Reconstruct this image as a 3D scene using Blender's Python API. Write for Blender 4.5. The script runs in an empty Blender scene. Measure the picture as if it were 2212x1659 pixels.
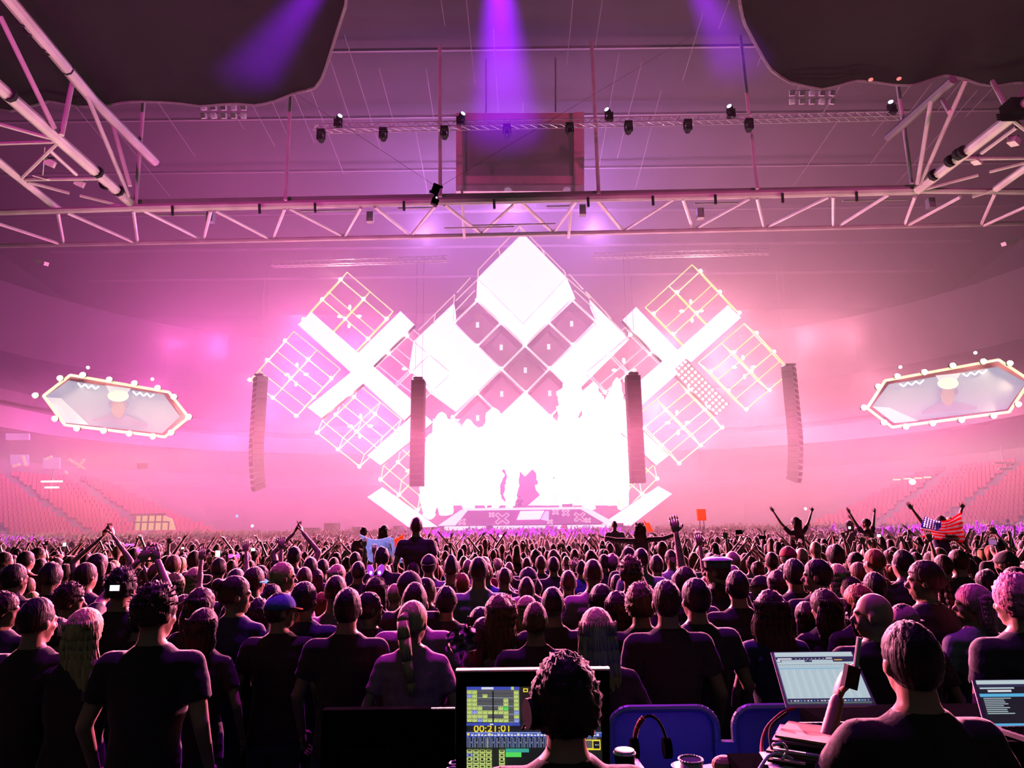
import bpy, bmesh, math, random
from mathutils import Vector, Matrix, Euler, noise
random.seed(7)
PI = math.pi
SC = bpy.context.scene
COL = SC.collection

# ------------------------------------------------------------------ camera
F = 1450.0
CAMH = 2.25
cam = bpy.data.cameras.new('camera')
cam.sensor_width = 36.0
cam.lens = 36.0 * F / 2212.0
cam.clip_end = 600
cam.clip_start = 0.05
camo = bpy.data.objects.new('camera', cam)
COL.objects.link(camo)
camo.location = (0, 0, CAMH)
RM = Matrix.Rotation(math.radians(90 + 11.7), 3, 'X') @ Matrix.Rotation(math.radians(-0.7), 3, 'Z')
camo.rotation_euler = RM.to_euler()
SC.camera = camo
C0 = Vector((0, 0, CAMH))


def ray(px, py):
    return RM @ Vector(((px - 1106.0) / F, (829.5 - py) / F, -1.0))


def P(px, py, Y):
    d = ray(px, py)
    return C0 + d * (Y / d.y)


def Pz(px, py, z):
    d = ray(px, py)
    return C0 + d * ((z - CAMH) / d.z)


# ------------------------------------------------------------------ world, exposure, haze, lights
w = bpy.data.worlds.new('world')
SC.world = w
w.use_nodes = True
bg = w.node_tree.nodes['Background']
bg.inputs[0].default_value = (0.62, 0.80, 0.90, 1)
bg.inputs[1].default_value = 0.045
SC.view_settings.view_transform = 'Standard'
SC.view_settings.look = 'None'
SC.view_settings.gamma = 1
SC.view_settings.use_curve_mapping = False
SC.view_settings.exposure = 0.0
cy = SC.cycles
cy.max_bounces = 3
cy.diffuse_bounces = 0
cy.glossy_bounces = 1
cy.transmission_bounces = 2
cy.transparent_max_bounces = 6
cy.volume_bounces = 0
cy.sample_clamp_indirect = 3.0
cy.use_denoising = True
cy.use_adaptive_sampling = True
cy.adaptive_threshold = 0.03
cy.caustics_reflective = False
cy.caustics_refractive = False

HAZE = 0.0062


def light(name, kind, loc, energy, color, target=None, size=0.3, spot=None, blend=0.4, sx=None):
    ld = bpy.data.lights.new(name, kind)
    ld.energy = energy
    ld.color = color
    if kind == 'AREA':
        ld.shape = 'RECTANGLE' if sx else 'SQUARE'
        ld.size = size
        if sx:
            ld.size_y = sx
    else:
        ld.shadow_soft_size = size
    if kind == 'SPOT':
        ld.spot_size = math.radians(spot)
        ld.spot_blend = blend
    o = bpy.data.objects.new(name, ld)
    COL.objects.link(o)
    o.location = loc
    if target is not None:
        o.rotation_euler = (Vector(target) - Vector(loc)).to_track_quat('-Z', 'Y').to_euler()
    return o


E_LED = 3.2       # radiance of the white screens
E_LAMP = 640.0    # radiance of the small bright lamps
E_BAR = 1.3
# purple beams from fixtures above the crowd, just over the top of the frame
light('purple_beam', 'SPOT', P(1074, -130, 29), 1300000, (0.30, 0.0, 1.0), target=P(1100, 500, 31), size=0.5, spot=25, blend=0.7)
light('purple_beam', 'SPOT', P(745, -110, 25), 480000, (0.30, 0.0, 1.0), target=P(420, 330, 26), size=0.4, spot=22, blend=0.8)
light('purple_beam', 'SPOT', P(1470, -110, 25), 380000, (0.32, 0.0, 1.0), target=P(1720, 420, 26), size=0.4, spot=26, blend=0.8)
# violet wash falling on the crowd in front of the desk
light('purple_wash', 'SPOT', (-0.8, 8.5, 15), 8000, (0.60, 0.02, 1.0), target=(-0.4, 6.6, 1.2), size=0.4, spot=44, blend=0.9)
# added violet point lamps that tint the haze above the stage
for lx, lz, e in ((-9, 33, 6000), (9, 33, 6000), (0, 36, 9000)):
    light('violet_fill', 'POINT', (lx, 67, lz), e, (0.60, 0.26, 1.0), size=0.6)
# added pink point lamps, without fixtures, that brighten the haze beside the stage
for sx_, e_, c_ in ((-1, 5000, (1.0, 0.15, 0.60)), (1, 5000, (1.0, 0.33, 0.46))):
    for k in range(11):
        light('haze_fill', 'POINT', (sx_ * (15 + 2.9 * k), 70 + 6 * math.sin(k * 2.3), (14, 22, 17, 24, 15, 20, 12, 21, 15, 18, 14)[k]), e_ * (1.5 - .125 * k), c_, size=1.0)
# added spots without fixtures that rim the crowd from the stage side
for c_, e in ((Vector((-26, 42.95, 14)), 230000), (Vector((26, 42.95, 14)), 230000), (Vector((-8, 42.95, 15)), 260000), (Vector((8, 42.95, 15)), 260000)):
    light('rim_fill', 'SPOT', c_, e, (1.0, 0.22, 0.40), target=(c_.x * .15, 9, 1.0), size=0.1, spot=46, blend=0.7)
# pink wash thrown up at the roof steel from the mixing position
light('roof_wash', 'SPOT', (-14, -4, 12), 75000, (1.0, 0.08, 0.55), target=(-20, 45, 33), size=0.6, spot=46, blend=0.8)
light('roof_wash', 'SPOT', (14, -4, 12), 65000, (1.0, 0.12, 0.45), target=(20, 45, 33), size=0.6, spot=46, blend=0.8)
# blue worklight under the desk
light('blue_worklight', 'AREA', (0.95, 2.75, 1.12), 1.1, (0.04, 0.02, 1.0), target=(1.05, 3.4, 1.15), size=0.9, sx=0.08)

# ------------------------------------------------------------------ materials


def mat(name, color=(0.5, 0.5, 0.5), rough=0.6, metal=0.0, emit=None, strength=0.0, sheen=0.0, var=0.12, scale=8.0, bump=0.15,
        spec=0.5, alpha=1.0, sheenrough=0.3, aniso=None):
    m = bpy.data.materials.new(name)
    m.use_nodes = True
    nt = m.node_tree
    b = nt.nodes['Principled BSDF']
    b.inputs['Roughness'].default_value = rough
    b.inputs['Metallic'].default_value = metal
    b.inputs['Specular IOR Level'].default_value = spec
    if alpha < 1:
        b.inputs['Alpha'].default_value = alpha
    if sheen:
        b.inputs['Sheen Weight'].default_value = sheen
        b.inputs['Sheen Roughness'].default_value = sheenrough
        b.inputs['Sheen Tint'].default_value = (1, 0.9, 0.85, 1)
    tc = nt.nodes.new('ShaderNodeTexCoord')
    n = nt.nodes.new('ShaderNodeTexNoise')
    n.inputs['Scale'].default_value = scale
    n.inputs['Detail'].default_value = 3
    if aniso:
        mp = nt.nodes.new('ShaderNodeMapping')
        mp.inputs['Scale'].default_value = aniso
        nt.links.new(tc.outputs['Object'], mp.inputs[0])
        nt.links.new(mp.outputs[0], n.inputs['Vector'])
    else:
        nt.links.new(tc.outputs['Object'], n.inputs['Vector'])
    r = nt.nodes.new('ShaderNodeValToRGB')
    lo = tuple(max(0, c * (1 - var)) for c in color) + (1,)
    hi = tuple(min(1, c * (1 + var)) for c in color) + (1,)
    r.color_ramp.elements[0].color = lo
    r.color_ramp.elements[0].position = 0.3
    r.color_ramp.elements[1].color = hi
    r.color_ramp.elements[1].position = 0.7
    nt.links.new(n.outputs['Fac'], r.inputs[0])
    nt.links.new(r.outputs[0], b.inputs['Base Color'])
    if bump:
        bp = nt.nodes.new('ShaderNodeBump')
        bp.inputs['Strength'].default_value = bump
        bp.inputs['Distance'].default_value = 0.02
        nt.links.new(n.outputs['Fac'], bp.inputs['Height'])
        nt.links.new(bp.outputs[0], b.inputs['Normal'])
    if emit:
        b.inputs['Emission Color'].default_value = tuple(emit) + (1,)
        b.inputs['Emission Strength'].default_value = strength
    return m


def emis(name, color, strength, sampling=True):
    m = mat(name, (0.05, 0.05, 0.05), 0.4, emit=color, strength=strength, bump=0)
    if not sampling:
        m.cycles.emission_sampling = 'NONE'
    return m


def translucent(name, color, amt=0.6):
    m = mat(name, color, 0.8)
    nt = m.node_tree
    b = nt.nodes['Principled BSDF']
    t_ = nt.nodes.new('ShaderNodeBsdfTranslucent'); t_.inputs[0].default_value = tuple(color) + (1,)
    x = nt.nodes.new('ShaderNodeMixShader'); x.inputs[0].default_value = amt
    nt.links.new(b.outputs[0], x.inputs[1]); nt.links.new(t_.outputs[0], x.inputs[2])
    nt.links.new(x.outputs[0], nt.nodes['Material Output'].inputs[0])
    return m


M = {}
M['led'] = emis('led_white', (1.0, 0.30, 0.74), E_LED)
M['led_soft'] = emis('led_soft', (0.86, 0.86, 0.90), 0.9, False)
M['led_dim'] = emis('led_dim', (0.85, 0.42, 0.55), 0.55, False)
M['led_back'] = emis('led_back', (1.0, 0.34, 0.74), E_LED * 0.8)
M['lamp'] = emis('lamp_warm', (1.0, 0.46, 0.50), E_LAMP)
M['lamp_h'] = emis('lamp_cream', (1.0, 0.80, 0.52), E_LAMP * 1.6)
M['lamp_c'] = emis('lamp_pink', (1.0, 0.45, 0.60), E_LAMP)
M['bar'] = emis('strip_yellow', (1.0, 0.72, 0.18), 1.05, False)
M['bar_p'] = emis('strip_pink', (1.0, 0.55, 0.55), 0.9, False)
M['strobe'] = emis('strobe_white', (1.0, 0.95, 0.85), 1.6, False)
M['cryo'] = emis('cryo_glow', (1.0, 0.62, 0.78), 2.6)
M['black'] = mat('black_metal', (0.004, 0.004, 0.005), 0.9, 0.0, spec=0.0)
M['dark'] = mat('dark_plastic', (0.014, 0.014, 0.016), 0.8, spec=0.12)
M['steel'] = mat('painted_steel', (0.50, 0.42, 0.46), 0.5, 0.0, scale=0.7, var=0.15)
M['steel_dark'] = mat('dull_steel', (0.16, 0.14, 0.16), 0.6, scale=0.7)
M['alu'] = mat('aluminium_truss', (0.55, 0.55, 0.58), 0.35, 0.7)
M['roof'] = mat('roof_cladding', (0.045, 0.036, 0.045), 0.85, scale=0.3, bump=0.2)
M['drape'] = mat('black_drape', (0.012, 0.012, 0.013), 0.95, spec=0.1, scale=1.2)
M['floor'] = mat('floor_cover', (0.07, 0.065, 0.07), 0.7, scale=0.6)
M['concrete'] = mat('concrete_tier', (0.13, 0.11, 0.12), 0.8, scale=0.5)
M['wall'] = mat('arena_wall', (0.07, 0.06, 0.07), 0.85, scale=0.3)
M['seat'] = mat('red_seat_plastic', (0.36, 0.03, 0.05), 0.45, scale=3)
M['paper'] = mat('paper', (0.75, 0.72, 0.70), 0.8, scale=20)
M['skin'] = mat('skin', (0.45, 0.24, 0.17), 0.5, spec=0.3, sheen=0.35, scale=14, var=0.08, bump=0.05)
M['skin_b'] = mat('skin_tan', (0.36, 0.19, 0.13), 0.45, sheen=0.35, scale=14, var=0.08, bump=0.05)
for k, c in dict(black=(0.010, 0.008, 0.008), brown=(0.035, 0.016, 0.010), blond=(0.66, 0.42, 0.20), sandy=(0.16, 0.085, 0.04), red=(0.34, 0.09, 0.03), green=(0.18, 0.24, 0.03),
                 pinkh=(0.70, 0.22, 0.35), grey=(0.28, 0.25, 0.24)).items():  # pink tone: fair hair with the pink stage light put into its colour
    M['h_' + k] = mat('hair_' + k, c, 0.55, spec=0.22, sheen=0.8 if k in ('blond', 'pinkh', 'sandy') else 0.45, scale=9, aniso=(8, 8, 0.7), var=0.35, bump=0.6, sheenrough=0.22)
for k, c in dict(black=(0.008, 0.008, 0.010), char=(0.028, 0.026, 0.032), navy=(0.03, 0.03, 0.09), white=(0.62, 0.60, 0.62), grey=(0.24, 0.23, 0.25), red=(0.40, 0.03, 0.04),
                 pink=(0.55, 0.20, 0.30), blue=(0.10, 0.14, 0.45), denim=(0.06, 0.08, 0.14)).items():
    M['c_' + k] = mat('cloth_' + k, c, 0.85, sheen=0.45, scale=22, var=0.15, bump=0.25)
for k, c in dict(flag_blue=(0.40, 0.75, 1.0), flag_orange=(1.0, 0.35, 0.06), flag_white=(0.9, 0.88, 0.88), flag_red=(0.85, 0.03, 0.04), flag_navy=(0.05, 0.04, 0.30)).items():
    M[k] = translucent(k, c)
M['scr_white'] = emis('phone_glow', (0.9, 0.85, 1.0), 1.4, False)
M['glow_purple'] = emis('purple_glow', (0.75, 0.10, 1.0), 1.6, False)
M['glow_blue'] = emis('blue_glow', (0.15, 0.45, 1.0), 1.1, False)
M['glow_yellow'] = emis('warm_room_light', (1.0, 0.75, 0.25), 0.5)
M['yellow_card'] = translucent('orange_balloon', (1.0, 0.38, 0.03), 0.7)
M['metal_blue'] = mat('barrier_metal', (0.35, 0.36, 0.45), 0.45, 0.2, scale=2)
M['orange'] = mat('orange_brim', (0.8, 0.3, 0.08), 0.7)

# ------------------------------------------------------------------ mesh helpers


def addobj(name, data, parent=None, kind=None):
    o = bpy.data.objects.new(name, data)
    COL.objects.link(o)
    if parent is not None:
        o.parent = parent
    if kind:
        o['kind'] = kind
    return o


def tag(o, label, cat, group=None):
    o['label'] = label
    o['category'] = cat
    if group:
        o['group'] = group
    return o


def thing(name, loc, label, cat, group=None, rz=0.0):
    o = bpy.data.objects.new(name, None)
    o.empty_display_size = 0.3
    COL.objects.link(o)
    o.location = loc
    o.rotation_euler = (0, 0, rz)
    return tag(o, label, cat, group)


def mesh(name, verts, faces, mats, mi=None, smooth=False):
    me = bpy.data.meshes.new(name)
    me.from_pydata([tuple(v) for v in verts], [], faces)
    for m in (mats if isinstance(mats, (list, tuple)) else [mats]):
        me.materials.append(m)
    if mi is not None:
        me.polygons.foreach_set('material_index', mi)
    if smooth:
        me.polygons.foreach_set('use_smooth', [True] * len(me.polygons))
    me.update()
    return me


class G:
    """growing list of vertices and faces"""

    def __init__(s):
        s.v = []
        s.f = []
        s.mi = []
        s.cur = 0

    def add(s, vs, fs):
        b = len(s.v)
        s.v += [Vector(v) for v in vs]
        for f in fs:
            s.f.append(tuple(b + i for i in f))
            s.mi.append(s.cur)

    def prism(s, q, off):
        """polygon q extruded by off"""
        n = len(q)
        q = [Vector(v) for v in q]
        if callable(off):
            r = off
        else:
            r = [v + Vector(off) for v in q]
        s.prism2(q, r)

    def prism2(s, q, r):
        n = len(q)
        fs = [tuple(range(n)), tuple(range(2 * n - 1, n - 1, -1))]
        for i in range(n):
            j = (i + 1) % n
            fs.append((j, i, n + i, n + j))
        s.add(list(q) + list(r), fs)

    def box(s, c, d, R=None):
        x, y, z = d[0] / 2, d[1] / 2, d[2] / 2
        vs = [Vector((a * x, b * y, e * z)) for e in (-1, 1) for a, b in ((-1, -1), (1, -1), (1, 1), (-1, 1))]
        if R is not None:
            vs = [R @ v for v in vs]
        c = Vector(c)
        s.add([v + c for v in vs], [(3, 2, 1, 0), (4, 5, 6, 7), (0, 1, 5, 4), (1, 2, 6, 5), (2, 3, 7, 6), (3, 0, 4, 7)])

    def tube(s, p, q, r, r2=None, n=6, cap=True):
        p = Vector(p)
        q = Vector(q)
        r2 = r if r2 is None else r2
        d = (q - p)
        if d.length < 1e-6:
            return
        d.normalize()
        a = d.orthogonal().normalized()
        b = d.cross(a)
        vs = []
        for c, rr in ((p, r), (q, r2)):
            for i in range(n):
                t = 2 * PI * i / n
                vs.append(c + (a * math.cos(t) + b * math.sin(t)) * rr)
        fs = [(i, (i + 1) % n, n + (i + 1) % n, n + i) for i in range(n)]
        if cap:
            fs += [tuple(range(n - 1, -1, -1)), tuple(range(n, 2 * n))]
        s.add(vs, fs)

    def path(s, pts, r, n=6):
        for i in range(len(pts) - 1):
            ra = r[i] if isinstance(r, (list, tuple)) else r
            rb = r[i + 1] if isinstance(r, (list, tuple)) else r
            s.tube(pts[i], pts[i + 1], ra, rb, n)

    def ell(s, c, r, nu=12, nv=8, R=None):
        c = Vector(c)
        vs = []
        for j in range(nv + 1):
            ph = PI * j / nv
            for i in range(nu):
                t = 2 * PI * i / nu
                v = Vector((r[0] * math.sin(ph) * math.cos(t), r[1] * math.sin(ph) * math.sin(t), r[2] * math.cos(ph)))
                if R is not None:
                    v = R @ v
                vs.append(c + v)
        fs = []
        for j in range(nv):
            for i in range(nu):
                a, b = j * nu + i, j * nu + (i + 1) % nu
                fs.append((a, a + nu, b + nu, b))
        s.add(vs, fs)

    def cap(s, p, q, r1, r2, n=10):
        """rounded tapered limb"""
        s.tube(p, q, r1, r2, n)
        s.ell(p, (r1, r1, r1), n, 6)
        s.ell(q, (r2, r2, r2), n, 6)

    def loft(s, rings, n=16):
        """rings: (centre, rx, ry)"""
        vs = []
        for c, rx, ry in rings:
            for i in range(n):
                t = 2 * PI * i / n
                vs.append(Vector(c) + Vector((rx * math.cos(t), ry * math.sin(t), 0)))
        fs = []
        for j in range(len(rings) - 1):
            for i in range(n):
                a, b = j * n + i, j * n + (i + 1) % n
                fs.append((a, b, b + n, a + n))
        fs.append(tuple(range(n - 1, -1, -1)))
        k = (len(rings) - 1) * n
        fs.append(tuple(range(k, k + n)))
        s.add(vs, fs)

    def build(s, name, mats, parent=None, smooth=False, kind=None, origin=None):
        v = s.v
        if origin is not None:
            o_ = Vector(origin)
            v = [x - o_ for x in v]
        me = mesh(name, v, s.f, mats, s.mi if isinstance(mats, (list, tuple)) else None, smooth)
        o = addobj(name, me, parent, kind)
        if origin is not None and parent is None:
            o.location = origin
        return o


def part(name, g, m, root, smooth=False):
    """g in world coordinates becomes a child of root (an unrotated Empty)"""
    L = root.location
    g.v = [v - L for v in g.v]
    return g.build(name, m, root, smooth)


def tubepart(name, p, q, r, m, root, n=6):
    g = G()
    g.tube(p, q, r, None, n)
    return part(name, g, m, root)


def struct(name, g, m):
    return g.build(name, m, None, kind='structure')


# ------------------------------------------------------------------ arena shell
g = G(); g.box((0, 45, -0.1), (150, 130, 0.2)); struct('floor', g, M['floor'])
g = G(); g.box((0, 104, 20), (150, 0.5, 44)); struct('wall_back', g, M['wall'])
g = G(); g.box((-68, 45, 20), (0.5, 120, 44)); struct('wall_left', g, M['wall'])
g = G(); g.box((68, 45, 20), (0.5, 120, 44)); struct('wall_right', g, M['wall'])
g = G()
for i in range(14):     # folded roof sheets, a shallow arch
    y0 = 10 + i * 7.0
    z0 = 44 - abs(i - 4) * 0.9
    z1 = 44 - abs(i + 1 - 4) * 0.9
    q = [(-70, y0, z0), (70, y0, z0), (70, y0 + 7.0, z1), (-70, y0 + 7.0, z1)]
    g.prism(q, (0, 0, 0.3))
ceil = struct('ceiling', g, M['roof'])
# purlins and ribs of the roof, each a piece of the ceiling
for i in range(9):
    g = G(); y = 26 + i * 8
    g.box((0, y, 43.2 - abs((y - 38) / 7) * 0.9), (120, 0.2, 0.25)); g.build('roof_beam', M['steel_dark'], ceil)
for i in range(46):
    x = -46 + i * 2.05 + random.uniform(-.3, .3)
    g = G(); y0 = random.uniform(38, 58); L = random.uniform(6, 16)
    zz = 43.0 - abs((y0 + L / 2 - 38) / 7) * 0.9
    g.tube((x, y0, zz), (x + random.uniform(-.3, .3), y0 + L, zz - L * 0.13), 0.035); g.build('roof_rod', M['steel_dark'], ceil)

# stands on both sides: stepped lower tier, concourse band and upper fascia (prisms swept along a rounded bowl line)


def bowl(off, n=26):
    """plan line of the bowl, off metres behind the front rail"""
    pts = []
    R = 16.0
    x0, y1 = 35.5 + off, 62.0
    pts.append((-x0, 18.0)); pts.append((-x0, 32.0)); pts.append((-x0, 48.0))
    for i in range(9):
        a = (i / 8) * PI / 2
        pts.append((-35.5 + R - (R + off) * math.cos(a), y1 + (R + off) * math.sin(a)))
    pts.append((0, y1 + R + off))
    m_ = [(-x, y) for x, y in reversed(pts[:-1])]
    return pts + m_


def sweep(name, profile, m, kind='structure', half=None):
    """profile: (off, z) polygon"""
    lines = [bowl(o_) for o_, z in profile]
    n = len(profile)
    g = G()
    K = len(lines[0])
    rng = range(K) if half is None else (range(0, K // 2 - 2) if half < 0 else range(K // 2 + 2, K))
    rng = list(rng)
    vs = []
    for k in rng:
        for j in range(n):
            vs.append((lines[j][k][0], lines[j][k][1], profile[j][1]))
    fs = []
    for a in range(len(rng) - 1):
        for j in range(n):
            b = (j + 1) % n
            fs.append((a * n + j, a * n + b, (a + 1) * n + b, (a + 1) * n + j))
    g.add(vs, fs)
    o = g.build(name, m)
    if kind:
        o['kind'] = kind
    return o


ROWS = 14
prof = [(0, 0), (0, 1.6)]
for i in range(ROWS):
    z = 1.25 + i * 0.44
    prof += [(0.4 + i * 0.86, z), (0.4 + (i + 1) * 0.86, z)]
prof += [(12.6, 1.25 + ROWS * 0.44), (12.8, 0)]
sweep('trim_1', prof, M['concrete'])                       # lower tier steps
sweep('trim_2', [(12.9, 7.0), (12.9, 8.7), (14.5, 8.7), (14.5, 7.0)], M['concrete'])      # fascia over the lower tier
sweep('trim_3', [(16.5, 8.7), (16.5, 12.0), (17, 12.0), (17, 8.7)], M['wall'])            # back of the concourse
sweep('trim_4', [(12.2, 11.6), (12.2, 13.6), (19, 15.5), (19, 12.0)], M['concrete'])      # balcony front
sweep('trim_5', [(14.4, 14.6), (14.0, 15.6), (24, 22), (24, 14.6)], M['wall'])            # upper tier
sweep('trim_6', [(24, 22), (24, 30), (24.5, 30), (24.5, 22)], M['wall'])
# aisles between the seat blocks
aisles = (30.0, 41.5, 53.0)
rowsL = []
seat_g = G()
seat_g.box((0, 0.02, 0.22), (0.42, 0.40, 0.05)); seat_g.box((0, 0.2, 0.46), (0.42, 0.05, 0.44)); seat_g.box((0, 0.05, 0.1), (0.06, 0.3, 0.2))
seat_me = mesh('seat_shell', seat_g.v, seat_g.f, M['seat'])


def seat_spots(side):
    out = []
    for i in range(ROWS):
        off = 0.4 + (i + 0.55) * 0.86
        line = bowl(off)
        line = line[:len(line) // 2 - 3]
        z = 1.25 + i * 0.44
        acc = 0.0
        for k in range(len(line) - 1):
            a, b = Vector(line[k] + (0,)), Vector(line[k + 1] + (0,))
            L = (b - a).length
            d = (b - a).normalized()
            t = 0.0
            while t < L:
                p = a + d * t
                acc += 0.52
                t += 0.52
                s_ = p.y if k < 3 else p.y
                shift = i * 0.28
                if p.y < 40 or p.y > 74:
                    continue
                if any(abs(p.y - (A + shift)) < 0.75 for A in (40.5, 50.0, 59.5, 67.5)):
                    continue
                nrm = Vector((d.y, -d.x, 0))
                q = Vector((p.x, p.y, z))
                rz = math.atan2(-d.x, d.y) + PI / 2    # back of the seat outwards
                if side > 0:
                    q.x = -q.x
                    rz = -rz
                out.append((q, rz, i, sum(1 for A in (40.5, 50.0, 59.5, 67.5) if p.y > A + shift)))
    return out


def inframe(p, m=0):
    v = RM.transposed() @ (p - C0)
    if v.z > -0.1:
        return None
    x = 1106 + F * v.x / -v.z
    y = 829.5 - F * v.y / -v.z
    return (x, y) if -m < x < 2212 + m and -m < y < 1659 + m else None


seatsL = sorted(seat_spots(-1), key=lambda t: (t[0] - C0).length)
seatsR = sorted(seat_spots(1), key=lambda t: (t[0] - C0).length)
visL = [s for s in seatsL if inframe(s[0])]
visR = [s for s in seatsR if inframe(s[0])]
solo = visL[:200] + visR[:100]
solo_ids = set(id(s) for s in solo)
ORD = ['front', 'second', 'third', 'fourth', 'fifth', 'sixth', 'seventh', 'eighth', 'ninth', 'tenth', 'eleventh', 'twelfth', 'thirteenth', 'topmost']
BLK = ['nearest block', 'block behind the first aisle', 'block behind the second aisle', 'block behind the third aisle', 'farthest corner block']
for q, rz, ri, bi in solo:
    o = addobj('stadium_seat', seat_me)
    o.location = q; o.rotation_euler = (0, 0, rz)
    if q.x < 0:
        lab = 'empty red folding seat, left stand, %s row, %s' % (ORD[ri], BLK[bi])
        tag(o, lab, 'seat', 'seats of the left stand, %s row, %s' % (ORD[ri], BLK[bi]))
    else:
        lab = 'empty red folding seat, hazy right stand, %s row, %s' % (ORD[ri], BLK[bi])
        tag(o, lab, 'seat', 'seats of the right stand, %s row, %s' % (ORD[ri], BLK[bi]))
g = G()
for s in seatsL + seatsR:
    if id(s) in solo_ids:
        continue
    q, rz = s[:2]
    R = Matrix.Rotation(rz, 3, 'Z')
    g.add([R @ v + q for v in seat_g.v], seat_g.f)
o = g.build('stadium_seats', M['seat'], kind='stuff'); o['label'] = 'remaining rows of red seats in the lower tier'

# lit tunnel mouth in the left corner of the bowl
a, b = P(290, 1112, 60), P(362, 1145, 60)
t = thing('tunnel_gate', (a.x, 60, b.z), 'yellow lit tunnel opening with railings in the left corner stand', 'gate')
g = G(); g.prism([(a.x, 60.4, b.z), (b.x + .4, 60.4, b.z), (b.x, 60.4, a.z * .7 + b.z * .3), (b.x - .9, 60.4, a.z), (a.x, 60.4, a.z)], (0, 0.3, 0)); part('lit_wall', g, M['glow_yellow'], t)
for i in range(6):
    x = a.x + (b.x - a.x) * i / 5
    tubepart('post', (x, 60.1, b.z), (x, 60.1, a.z - (.6 if i == 5 else 0)), 0.07, M['concrete'], t)
g = G(); g.box(((a.x + b.x) / 2, 60.0, b.z + 0.7), (b.x - a.x, 0.08, 0.12)); part('rail', g, M['concrete'], t)
g = G(); g.box(((a.x + b.x) / 2 - .3, 60.0, a.z), (b.x - a.x, 0.25, 0.2)); part('lintel', g, M['concrete'], t)

# screens and neon marks on the left concourse
for (x0, x1, y0, y1, m_, lab) in ((22, 60, 982, 1005, 'glow_purple', 'purple lit screen at the far end of the left concourse'),
                               (92, 128, 988, 1012, 'glow_purple', 'round topped purple screen in the middle of the left concourse'),
                               (296, 320, 1000, 1012, 'c_pink', 'small pale board at the near corner of the left concourse'),
                               (12, 62, 936, 950, 'glow_purple', 'long lilac screen strip above the left concourse')):
    Y = 47 if x0 < 200 else 58
    g = G(); g.prism([P(x0, y1, Y), P(x1, y1, Y), P(x1, y0, Y), P(x0, y0, Y)], (0, 0.15, 0))
    mm_ = M[m_]
    if m_ == 'glow_purple':
        if 'lilac_scr' not in M: M['lilac_scr'] = emis('lilac_screen', (0.62, 0.22, 0.62), 0.55, False)
        mm_ = M['lilac_scr']
    o = g.build('wall_screen', mm_, origin=P((x0 + x1) / 2, y1, Y)); tag(o, lab, 'screen')
for k, (x0, y0, x1, y1) in enumerate(((28, 1008, 42, 1003), (50, 985, 56, 1006), (98, 992, 112, 986), (150, 992, 184, 1014), (168, 1010, 182, 992), (140, 1018, 146, 1023))):
    Y = 46.5
    g = G(); g.tube(P(x0, y0, Y), P(x1, y1, Y), 0.09)
    if 'neon' not in M: M['neon'] = emis('neon_red', (1.0, 0.25, 0.22), 0.9, False)
    o = g.build('neon_tube', M['neon'], origin=P(x0, y0, Y))
    tag(o, ('red neon tube lying low under the first lilac screen', 'upright red neon tube beside the first lilac screen', 'short red neon tube over the round screen',
            'long slanting red neon tube of the crossed pair', 'steep red neon tube of the crossed pair', 'tiny red neon tube below the concourse edge')[k], 'neon light')
for k, (x, y) in enumerate(((112, 1040), (2168, 1000))):
    Y = 48
    c = P(x, y, Y)
    t = thing('hanging_sign', c, ('white two bar sign hanging over the left seats', 'pale two bar sign hanging over the right seats')[k], 'sign')
    wdt = 22 / F * Y
    g = G(); g.box(c, (wdt * 2, 0.15, 0.12)); part('upper_bar', g, M['strobe'] if k == 0 else M['steel'], t)
    g = G(); g.box(c + Vector((0.05, 0, -0.42)), (wdt * 1.3, 0.15, 0.12)); part('lower_bar', g, M['strobe'] if k == 0 else M['steel'], t)
    tubepart('drop_rod', c + Vector((0, 0, -.7)), c + Vector((0, 0, 1.2)), 0.04, M['steel'], t)
M['green'] = emis('green_light', (0.15, 0.9, 0.45), 0.9, False)
for k, (x, y) in enumerate(((1937, 1036), (1960, 1034), (1983, 1033), (2003, 1031))):
    Y = 62
    c = P(x, y, Y); g = G(); g.box(c, (0.55, 0.3, 0.12))
    o = g.build('bar_light', M['green'], origin=c)
    tag(o, ('first green bar light over the right concourse, nearest the stage', 'second green bar light over the right concourse', 'third green bar light, just above the white lamp', 'fourth and smallest green bar light, farthest from the stage')[k], 'light')
c = P(1971, 1041, 62); g = G(); g.ell(c, (.3, .3, .28), 8, 6); o = g.build('kiosk_lamp', M['scr_white'], origin=c); tag(o, 'small bluish white lamp under the green bar lights', 'lamp')

# ------------------------------------------------------------------ roof steel
ZA = (P(290, 447, 45).z + P(1985, 412, 45).z) / 2
ZU = ZA + 4.0
roofm = M['steel']


def A(px, py): return Pz(px, py, ZA)
def U(px, py): return Pz(px, py, ZU)


t = thing('roof_truss', P(1106, 430, 45), 'wide pink lit lattice truss spanning the arena above the stage', 'truss')
for (p, q, r) in (((-500, 474), (290, 450), .22), ((290, 450), (1985, 412), .30), ((1985, 412), (2700, 418), .22)):
    tubepart('top_chord', P(p[0], p[1], 45), P(q[0], q[1], 45), r, roofm, t, 8)
tubepart('bottom_chord', P(-400, 540, 51), P(2600, 474, 51), .20, roofm, t, 8)
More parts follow.
